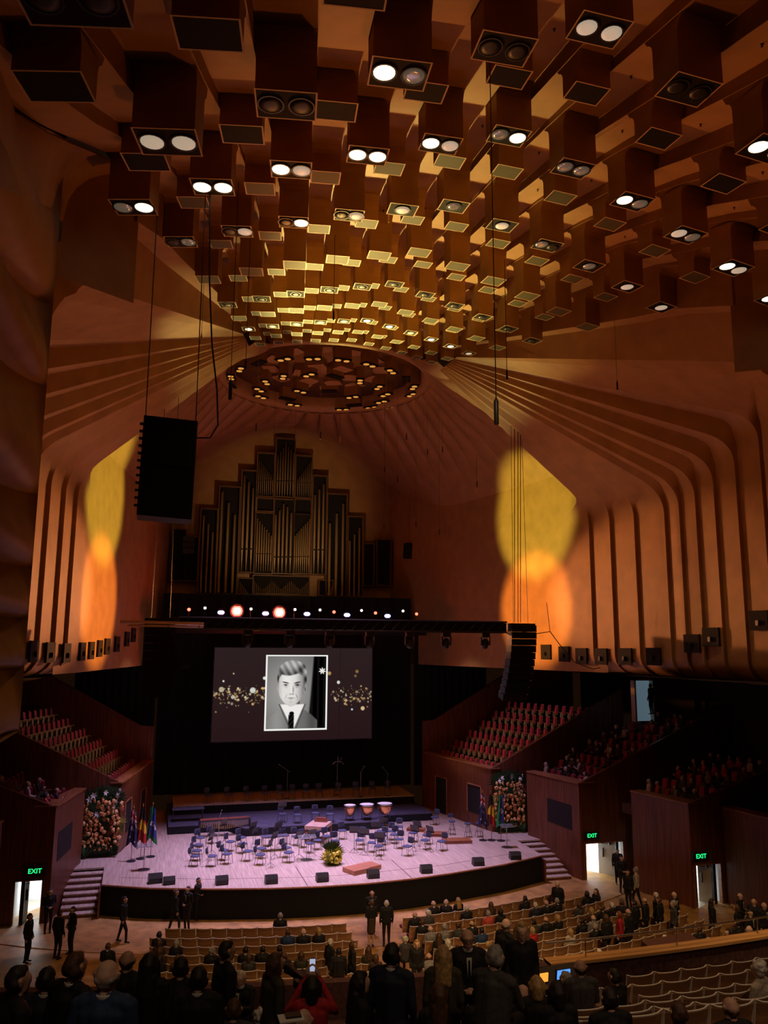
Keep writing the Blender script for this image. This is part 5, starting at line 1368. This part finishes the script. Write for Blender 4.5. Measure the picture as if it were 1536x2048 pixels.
# ---- people near the camera: head pixel, head height in pixels, pose ...
# x, y, hp, pose, turn (degrees from facing the stage, + = to the left), top, bottom, hair, hair colour, skin, collar, label, extra
FG = [
(215,1952,66,'stand',-5,'blue','navy','bald','grey',1,1,'bald man in a navy blue suit with white collar seen from behind at lower left',{}),
(38,1962,60,'stand',-50,'black','black','short','dark',0,0,'dark-haired man at the bottom left edge turned to the right',{}),
(95,1960,50,'stand',0,'navy','black','short','dark',0,1,'dark-haired man in navy jacket second from the left edge, seen from behind',{}),
(152,1934,48,'stand',-30,'black','black','short','brown',0,1,'brown-haired man in black just left of the bald man',{}),
(255,1922,40,'stand',0,'black','black','bald','dark',0,0,'balding man standing just right behind the bald man in blue',{}),
(274,1976,35,'sit',-20,'grey','black','bald','grey',0,0,'older balding man seated to the right of the blue suit',{}),
(152,1992,42,'fsit',10,'brown','black','bob','blond',0,0,'fair-haired woman seated below the brown-haired man at lower left',{}),
(300,1930,40,'fslim',0,'black','black','long','dark',0,0,'woman with long dark hair standing amid the men at lower left',{}),
(362,1936,40,'stand',5,'black','black','short','dark',0,0,'dark-haired man in black standing left of the man with white collar',{}),
(398,1958,46,'stand',0,'black','black','short','dark',0,1,'dark-haired man with a thin white collar seen from behind, lower left centre',{}),
(455,1902,38,'stand',-60,'black','black','short','dark',0,1,'tall dark-haired man in profile looking right at lower left centre',{}),
(552,1927,38,'fslim',-60,'olive','black','bob','brown',0,0,'woman with a brown bob in a dark jacket stepping to the right',{}),
(481,1957,27,'read',165,'black','black','crop','white',1,1,'elderly white-haired man in suit and tie seated facing the camera',{'face':1,'shirt':1}),
(468,2020,36,'sit',0,'grey','black','short','brown',0,0,'brown-haired man seated at the bottom edge left of the woman in red',{}),
(523,2036,34,'sit',0,'black','black','curly','white',0,0,'white curly-haired head at the bottom edge below the brown bob',{}),
(624,1974,38,'photo',0,'red','black','bob','dark',0,0,'dark-haired woman in a red jacket holding up a phone',{}),
(607,2042,36,'sit',0,'grey','black','bald','grey',1,0,'bald head at the bottom edge below the woman in red',{}),
(722,1966,46,'fslim',-75,'black','black','long','dark',1,0,'woman with long dark hair in profile facing right at bottom centre',{}),
(785,1910,44,'stand',-25,'navy','black','short','dark',0,1,'tall dark-haired man in navy suit seen from behind at bottom centre',{}),
(886,1912,38,'fslim',-10,'olive','black','long','blond',0,0,'woman with long blond hair in olive jacket seen from behind',{}),
(935,1878,35,'clasp',175,'black','black','bald','grey',0,1,'bald man with glasses in black suit facing the camera',{'face':1,'glasses':1,'shirt':1}),
(1013,1850,28,'stand',-70,'black','black','bald','grey',1,0,'bald man in black turned right beside the smiling blond woman',{}),
(1043,1862,31,'fslim',170,'black','black','long','blond',1,0,'smiling blond woman in black jacket facing the camera',{'face':1}),
(992,1915,35,'read',-40,'grey','black','short','grey',0,0,'grey-haired man bending forward in front of the smiling blond woman',{}),
(877,1990,40,'fsit',0,'black','black','long','brown',0,0,'woman with wavy brown hair at bottom centre seen from behind',{}),
(962,1988,36,'fsit',0,'black','black','bob','dark',0,0,'dark-haired woman with a bob at the bottom below the glasses man',{}),
(1046,1988,33,'sit',-30,'black','black','bald','brown',0,1,'balding man in black seated right of the bottom centre',{}),
(1073,1972,32,'fsit',-10,'black','black','bob','blond',0,0,'blond woman seated just right of the balding man',{}),
(1113,1985,40,'fsit',0,'black','black','bob','dark',0,0,'dark-haired woman in black seated at bottom right of centre',{}),
(1160,1936,31,'sit',-5,'grey','black','bald','dark',2,0,'balding dark-skinned man in grey suit seated before the rail',{}),
(1131,1960,25,'sit',20,'grey','black','short','grey',0,0,'grey-haired man seated left of the man in grey suit at the rail',{}),
(1228,1954,30,'sit',25,'black','black','short','dark',0,0,'dark-haired man in black seated in the first circle row',{}),
(1218,1998,42,'sit',0,'black','black','short','dark',0,0,'dark-haired man in black at the bottom right, seen from behind',{}),
(1516,1940,30,'fsit',25,'cream','black','curly','white',1,0,'white-haired woman in a cream padded jacket at the right edge',{}),
(1356,2034,36,'sit',0,'grey','black','short','brown',0,0,'brown head at the bottom edge left of the bald one, right side',{}),
(1462,2040,36,'sit',0,'black','black','bald','brown',0,0,'balding head at the bottom edge on the right',{}),
(780,2042,36,'sit',0,'black','black','short','dark',0,0,'dark head at the bottom edge below the man in navy suit',{}),
(40,2030,50,'sit',0,'navy','black','short','dark',0,0,'dark figure in navy in the bottom left corner',{}),
]
OCC = []; PL = []
def clear(p, q=.46): return all(math.hypot(p.x-c.x, p.y-c.y) > q for c in PL)
for x, y, hp, pose, turn, top, bot, hair, hc, sk, collar, label, ex in FG:
    d = ray(x, y); t0 = FPX*.232/hp       # distance from the size of the head, then settled so that the feet meet the floor
    h = BODY[pose][1]; sit = h.z < 1.4; best = None
    for k in range(-30, 46):
        f = 1+k*.01; p = CPOS+d*t0*f; fl = floor_at(p.x, p.y); sc = (p.z-fl)/h.z
        cost = abs(f-1)*1.2+abs(sc-1)*(3.5 if sit else 3)+(0 if clear(p) else 3)+(2 if not .85 < sc < 1.16 else 0)
        if best is None or cost < best[0]: best = (cost, p, fl, sc)
    cost, p, fl, sc = best; sc = min(1.16, max(.85, sc)); PL.append(p)
    rz = yaw_to(p.x, p.y, 0, 45)+math.radians(turn)
    off = Matrix.Rotation(rz, 3, 'Z') @ Vector((h.x, h.y, 0)); loc = Vector((p.x-off.x*sc, p.y-off.y*sc, fl))
    OCC.append((loc.x, loc.y, .36 if sit else .55))
    person(loc, rz, pose, top, bot, hair, hc, sk, sc, bool(collar), ex.get('face', False), ex.get('shirt', False), ex.get('glasses', False), label)

# phone held up by the woman in red
w = next(o for o in COL.objects if o.name.startswith('person') and 'red jacket' in o['label'])
R = Matrix.Rotation(w.rotation_euler.z, 3, 'Z'); ph = empty('phone', w.location+R @ (Vector((0, .335, 1.32))*w.scale.x), w.rotation_euler.z)
m = MB(); m.box((0, 0, 0), (.075, .009, .15)); m.build('phone_body', blackm, ph)
m = MB(); m.box((0, -.006, 0), (.066, .002, .135)); m.build('phone_screen', mat('phone screen', (.1, .12, .2), .3, emit=(.45, .5, .7), es=.8), ph)
tag(ph, 'lit phone held up by the woman in red', 'phone')
# ---- people in the stalls
def on_floor(x, y, hz, dmin=17.5):
    d = ray(x, y); t = dmin
    while t < 60:
        p = CPOS+d*t
        if p.y > dmin-3 and math.hypot(p.x, RC-p.y) < 43.6 and p.z-floor_at(p.x, p.y) <= hz: return p
        t += .03
    return None
def c7(x, y): return (480+x/2.56, 1740+y/2.56)
def c8(x, y): return (980+x/2.763, 1640+y/2.763)
def c6(x, y): return (x/2.56, 1740+y/2.56)
def c2(x, y): return (x/3.413, 1360+y/3.413)
ST = [  # head pixel, pose, turn, top, bottom, hair, colour, skin
(c6(640,152),'walk',-60,'black','black','bun','dark',0),(c6(903,115),'fslim',-40,'black','black','bun','brown',0),(c6(962,100),'clasp',175,'black','black','short','brown',1),(c6(1018,55),'clasp',-80,'black','black','short','dark',0),
(c6(257,112),'clasp',-100,'black','black','short','brown',0),(c6(155,240),'stand',-60,'black','black','short','dark',0),(c6(372,205),'clasp',170,'black','black','short','dark',0),(c6(308,225),'stand',10,'black','black','short','dark',0),
(c6(1165,372),'sit',0,'black','black','bald','grey',1),(c6(1055,400),'fsit',0,'black','black','curly','grey',0),(c6(1252,408),'sit',0,'black','black','short','dark',0),(c6(1368,398),'sit',0,'black','black','short','dark',0),(c6(1435,405),'sit',0,'black','black','short','dark',0),(c6(1482,425),'sit',0,'black','black','short','brown',0),(c6(1290,445),'fsit',0,'grey','black','bob','brown',0),(c6(930,428),'fsit',10,'brown','black','bob','brown',0),(c6(690,345),'sit',0,'black','black','short','dark',0),(c6(740,352),'fsit',0,'brown','black','bob','brown',0),(c6(793,378),'fsit',0,'black','black','bob','grey',0),(c6(555,392),'sit',0,'black','black','short','brown',0),(c6(707,430),'sit',0,'brown','black','bob','brown',0),(c6(830,440),'fsit',0,'black','black','long','dark',0),
(c7(192,245),'sit',0,'black','black','short','grey',0),(c7(228,312),'sit',0,'blue','black','short','brown',0),(c7(318,308),'sit',0,'black','black','bald','white',1),(c7(392,315),'fsit',0,'black','black','bob','blond',0),(c7(345,420),'fsit',0,'olive','black','bob','brown',0),
(c7(465,372),'stand',-60,'black','black','short','white',1),(c7(578,385),'fslim',-80,'black','black','bob','brown',0),(c7(543,455),'read',150,'black','black','bald','dark',1),(c7(505,420),'stand',0,'black','black','short','dark',0),
(c7(676,122),'clasp',175,'black','black','bald','grey',0),(c7(672,172),'fstand',0,'black','brown','short','brown',0),(c7(750,172),'stand',-10,'black','black','short','white',1),
(c7(830,222),'sit',0,'black','black','bald','grey',0),(c7(975,207),'sit',0,'grey','black','curly','white',0),(c7(1060,150),'sit',-60,'black','black','bald','white',1),(c7(1047,183),'sit',0,'black','black','bald','grey',1),(c7(1133,175),'fsit',0,'black','black','long','blond',0),(c7(1152,208),'sit',0,'black','black','short','white',0),(c7(1258,180),'fsit',0,'brown','black','long','brown',0),(c7(945,265),'sit',0,'black','black','short','brown',0),(c7(970,292),'sit',0,'lightgrey','black','bald','grey',1),(c7(1015,308),'fsit',0,'lightgrey','black','curly','grey',0),(c7(1110,285),'fsit',0,'grey','black','curly','brown',0),(c7(845,358),'fsit',0,'grey','black','curly','white',1),(c7(905,380),'fslim',170,'black','black','bob','blond',1),(c7(935,355),'fsit',0,'black','black','long','brown',0),(c7(1012,375),'fsit',0,'cream','black','bob','white',0),(c7(1205,272),'sit',0,'black','black','bald','brown',0),(c7(1250,232),'sit',0,'coral','black','short','grey',0),(c7(1302,228),'fsit',0,'black','black','bob','dark',0),(c7(685,440),'fsit',0,'brown','black','bob','brown',0),(c7(712,408),'fsit',0,'olive','black','long','brown',0),(c7(910,440),'sit',0,'lightgrey','black','bald','brown',0),(c7(973,432),'sit',0,'black','black','short','dark',0),(c7(1252,390),'fsit',0,'cream','black','curly','blond',1),(c7(1240,300),'sit',0,'blue','black','short','dark',0),
(c8(372,358),'stand',100,'black','black','short','white',1),(c8(186,462),'sit',0,'navy','black','short','white',1),(c8(185,432),'sit',0,'black','black','short','dark',0),(c8(325,468),'sit',0,'black','black','bald','grey',0),(c8(373,452),'sit',0,'black','black','short','grey',0),(c8(632,378),'fsit',140,'black','black','long','brown',1),(c8(555,415),'fsit',-20,'black','black','bob','dark',0),(c8(500,470),'fsit',0,'grey','black','bob','brown',0),(c8(545,500),'fsit',0,'brown','black','bob','blond',0),(c8(605,492),'sit',0,'black','black','short','brown',0),(c8(668,480),'sit',0,'black','black','short','white',0),(c8(695,462),'sit',-90,'black','black','short','brown',1),(c8(703,172),'stand',90,'black','black','short','dark',0),(c8(727,212),'clasp',120,'black','black','short','dark',0),(c8(803,277),'fslim',0,'cream','black','curly','grey',0),(c8(760,290),'stand',60,'black','black','short','dark',0),
(c8(340,525),'fsit',0,'black','black','bob','blond',0),(c8(320,552),'sit',0,'black','black','bald','brown',0),(c8(283,566),'fsit',0,'grey','black','bun','dark',0),(c8(262,602),'fsit',0,'red','black','bob','blond',1),(c8(507,555),'sit',0,'black','black','short','dark',0),(c8(553,545),'sit',0,'lightgrey','black','bald','grey',1),(c8(573,595),'sit',0,'black','black','short','grey',0),(c8(508,622),'fsit',0,'cream','black','bob','blond',1),(c8(640,540),'fslim',-20,'black','black','bob','brown',0),(c8(688,530),'fslim',30,'red','black','bob','red',0),(c8(718,520),'stand',0,'black','black','bald','grey',0),
(c8(795,460),'stand',-10,'black','black','short','dark',0),(c8(832,452),'stand',10,'black','black','bald','brown',0),(c8(868,460),'stand',0,'black','black','short','brown',0),(c8(915,418),'stand',0,'black','black','short','white',0),(c8(1018,415),'clasp',160,'black','black','bald','grey',1),(c8(1010,465),'fslim',40,'grey','black','curly','grey',0),(c8(1228,455),'fslim',-150,'black','black','long','dark',0),(c8(1382,422),'clasp',170,'black','black','bald','brown',1),(c8(1458,455),'stand',90,'black','black','bald','grey',0),(c8(1362,485),'fslim',0,'black','black','bob','brown',0),(c8(1437,515),'clasp',165,'black','black','short','dark',0),(c8(1366,570),'stand',-20,'black','black','short','dark',0),(c8(1432,605),'stand',60,'lightgrey','black','bald','white',1),(c8(1515,475),'stand',150,'black','black','bald','brown',0),
(c8(1190,612),'sit',-30,'black','black','short','brown',0),(c8(1266,622),'fsit',120,'black','black','long','dark',1),(c8(896,645),'sit',0,'black','black','short','white',0),(c8(607,742),'fsit',0,'black','black','short','white',0),(c8(682,747),'fsit',0,'brown','black','curly','blond',0),(c8(820,735),'fsit',0,'cream','black','bob','blond',1),(c8(495,762),'fsit',0,'black','black','bob','blond',0),(c8(400,778),'fsit',0,'black','black','curly','white',0),(c8(342,790),'sit',0,'black','black','short','dark',0),(c8(258,762),'fsit',0,'grey','black','short','white',0),(c8(935,732),'sit',0,'black','black','bald','brown',1),(c8(975,752),'fsit',0,'black','black','curly','grey',0),(c8(680,792),'sit',0,'black','black','bald','grey',1),(c8(890,790),'sit',0,'black','black','bald','brown',1),(c8(345,828),'sit',0,'black','black','bald','grey',1),(c8(1340,752),'sit',0,'black','black','short','white',0),(c8(1405,745),'sit',0,'black','black','bald','grey',1),(c8(1515,725),'fsit',0,'black','black','bob','brown',0)]
SLOTS = [(i, side, k) for i in range(12) for side, n in ((1, 22), (-1, 13)) for k in range(n) if (side > 0 and 1.35+.29+.58*k < min(9.9+.42*i, 12.9)-.2) or (side < 0 and i < 7)]
def slot_pos(sl):
    i, side, k = sl; R = Rst(i); x = (1.35+.29+.58*k) if side > 0 else -(1.0+.29+.58*k); a = math.asin(x/R); R2 = R-.22
    return Vector((R2*math.sin(a), RC-R2*math.cos(a), zrow(i))), a
TAKEN = set()
pend = []
for (x, y), pose, turn, top, bot, hair, hc, sk in ST:
    h = BODY[pose][1]; p = on_floor(x, y, h.z)
    if p is None: continue
    a_ = None
    if h.z < 1.4:      # sitters take the nearest free seat
        c_ = sorted((sl for sl in SLOTS if sl not in TAKEN), key=lambda sl: (slot_pos(sl)[0].xy-p.xy).length)[0]
        sp_, a_ = slot_pos(c_)
        if (sp_.xy-p.xy).length < 1.1: TAKEN.add(c_); p = Vector((sp_.x, sp_.y, p.z))
        else: a_ = None
    if a_ is None:
        for dx in (0, .22, -.22, .42, -.42, .65, -.65, .9):
            q = p+Vector((dx, abs(dx)*.3, 0))
            if all(math.hypot(q.x-e[1].x, q.y-e[1].y) > .47 for e in pend) and clear(q, .47): p = q; break
        else: continue
    pend.append((x, p, pose, turn, top, bot, hair, hc, sk, a_))
pend.sort(key=lambda q: q[0]); SIT = []
for i, (x, p, pose, turn, top, bot, hair, hc, sk, a_) in enumerate(pend):
    h = BODY[pose][1]; PL.append(p); fl = floor_at(p.x, p.y); sit = h.z < 1.4
    rz = yaw_to(p.x, p.y, 0, 45 if not sit else RC)+math.radians(turn)
    off = Matrix.Rotation(rz, 3, 'Z') @ Vector((h.x, h.y, 0)); loc = Vector((p.x-off.x, p.y-off.y, fl))
    if a_ is not None: loc = Vector((p.x, p.y, fl)); rz = a_+math.radians(turn)*.6
    if not sit: OCC.append((loc.x, loc.y, .5))
    sex = 'woman' if hair in ('bob', 'long', 'curly', 'bun') else 'man'
    hd = {'dark': 'dark-haired', 'brown': 'brown-haired', 'grey': 'grey-haired', 'white': 'white-haired', 'blond': 'blond', 'red': 'red-haired'}[hc]
    if hair == 'bald': hd = 'balding'
    on = ORD[i+1]
    fc = abs(turn) > 130
    person(loc, rz, pose, top, bot, hair, hc, sk, 1.0, sex == 'man' and top in ('black', 'navy') and rnd.random() < .4, fc, fc and sex == 'man', False,
           f"{hd} {sex} in {top} {'seated' if sit else 'standing'} in the stalls, {on} stalls visitor from the left", 'audience in the stalls')
# ---- people in the boxes at the right and left
R0 = random.Random(11)
def box_people(seats, side, nm, rzf):
    for n, (x, d, z) in enumerate(seats):
        fem = R0.random() < .5; hc = R0.choice(['dark', 'brown', 'grey', 'white', 'blond', 'brown']); hair = R0.choice(['bob', 'long', 'curly', 'bob'] if fem else ['short', 'bald', 'short', 'crop'])
        top = R0.choice(['black', 'black', 'black', 'navy', 'grey', 'white', 'coral', 'lightgrey', 'red', 'brown', 'cream']); pose = R0.choice(['fsit', 'fread'] if fem else ['sit', 'read'])
        person((x, d, z), rzf+R0.uniform(-.3, .3), pose, top, 'black', hair, hc, R0.choice((0, 1)), 1, False, False, False, False,
               f"{'woman' if fem else 'man'} in {top} seated in the {nm}, {ORD[n+1]} sitter from the front", f'audience in the {nm}')
box_people([v for k, v in sorted(BX.items(), key=lambda q: (q[0][1], q[0][2])) if k[0] == 0 and R0.random() < .5][:30], 1, 'second right-hand box', PI/2-.18)
box_people([v for k, v in sorted(BX.items(), key=lambda q: (q[0][1], q[0][2])) if k[0] == 1 and R0.random() < .7][:24], 1, 'third right-hand box', PI/2-.18)
box_people([(-(12.7+.6+.95*j-.16*(.6+.6*k)), 39.6+.6*k, -7.78+.4*j) for j, k in ((0, 0), (0, 2), (1, 1), (1, 3), (2, 0))], -1, 'left-hand box', -(PI/2-.18))
q = atD(1302, 1395, 40.9); person((q.x, q.y, q.z-.95), .4, 'stand', 'black', 'black', 'short', 'dark', 0, label='man in black in the bright doorway above the right-hand box')
# ================================================================== CONTROL DESK, CAMERA AND STANDS AMONG THE AUDIENCE
p = atD(1098, 1952, 15.1); e = empty('mixing_desk', (p.x, 15.1, -6.95), .1)
m = MB(); m.bb(-.75, .75, -.3, .3, .0, .55); m.build('desk_body', timber, e)
m = MB(); m.box((0, -.02, .66), (1.5, .6, .16), Matrix.Rotation(.25, 3, 'X')); m.build('console', blackm, e)
scr_o = mat('orange screen', (.5, .2, .02), .4, emit=(1, .4, .05), es=1.1); scr_b = mat('blue screen', (.02, .1, .5), .4, emit=(.1, .35, 1), es=1.1)
for x, w, mm in ((-.25, .2, scr_o), (.2, .28, scr_b)):
    m = MB(); m.box((x, -.2, .82), (w, .02, .16), Matrix.Rotation(.15, 3, 'X')); m.build('display', mm, e)
    m = MB(); m.box((x, -.17, .82), (w+.04, .04, .2), Matrix.Rotation(.15, 3, 'X')); m.build('display_case', blackm, e)
tag(e, 'mixing desk with small orange and blue screens behind the seated heads', 'mixing desk')
OCC.append((e.location.x-.4, 15.0, .75)); OCC.append((e.location.x+.4, 15.0, .75))
p = atD(1405, 1905, 17.2); e = empty('paper_stand', (p.x, 17.2, floor_at(p.x, 17.2)), .3); h = p.z-e.location.z
m = MB(); m.box((0, 0, h), (.75, .05, .5), Matrix.Rotation(-.35, 3, 'X')); m.build('board', paper, e)
m = MB(); m.tube([(0, .05, 0), (0, .05, h-.1)], .03, 6); m.build('post', leg_m, e)
m = MB(); m.lathe([(.3, 0), (.3, .04), (.05, .06)], n=12); m.build('base', leg_m, e)
tag(e, 'white paper board standing beyond the balcony rail at right', 'board')
p = atD(1352, 1895, 18.2); fl = floor_at(p.x, 18.2); e = empty('lighting_console', (p.x, 18.2, fl), .15)
m = MB(); m.bb(-.75, .75, -.35, .35, 0, p.z-fl-.1); m.build('case', blackm, e)
m = MB(); m.box((0, 0, p.z-fl), (1.5, .75, .14), Matrix.Rotation(.2, 3, 'X')); m.build('lid', mat('dark red case lid', (.06, .02, .015), .5), e)
tag(e, 'dark equipment case left of the white paper board', 'case')
p = atD(668, 1950, 9.6); fl = floor_at(p.x, 9.6); e = empty('video_camera', (p.x, 11.5, floor_at(p.x, 11.5)), .3); h = atD(668, 1950, 11.5).z-e.location.z
for k in range(3):
    a = 2*PI*k/3; m = MB(); m.tube([(0, 0, h-.15), (.35*math.cos(a), .35*math.sin(a), 0)], .015, 5); m.build('tripod_leg', leg_m, e)
m = MB(); m.bb(-.07, .07, -.18, .15, h-.1, h+.06); m.build('camera_body', blackm, e)
m = MB(); m.lathe([(.06, 0), (.06, .2), (.075, .28)], (0, .18, h-.02), 12, Matrix.Rotation(-PI/2, 3, 'X')); m.build('lens_barrel', blackm, e, True)
m = MB(); m.bb(-.18, -.11, -.2, -.05, h-.05, h+.04); m.build('viewfinder', blackm, e)
tag(e, 'black video camera on a tripod right of the woman in red', 'camera')
p = atD(582, 2036, 7.6); e = empty('programme', p); m = MB(); m.box((0, 0, 0), (.22, .16, .012)); m.build('page', paper, e); m = MB(); m.box((.02, .02, .015), (.14, .1, .015)); m.build('folder', blackm, e)
tag(e, 'white programme with a black folder on it at the bottom edge', 'booklet')
# seats of the circle, leaving room for those standing
for j in range(6):
    R = Rci(j); z = zcir(j)
    for k in range(13):
        x = -3.9+.6*k
        if j == 0 and x < -2: continue
        if j > 2 and x > 3.5-.9*(j-2): continue
        if any(math.hypot(R*math.sin(math.asin(x/R))-q[0], RC-R*math.cos(math.asin(x/R))+.1-q[1]) < q[2] for q in OCC): continue
        a = math.asin(x/R); seat_at(R, a, z, f"large white-edged circle seat, {ORD[j+1]} row behind the rail, {ORD[k+1]} place from the left", 'circle seats')
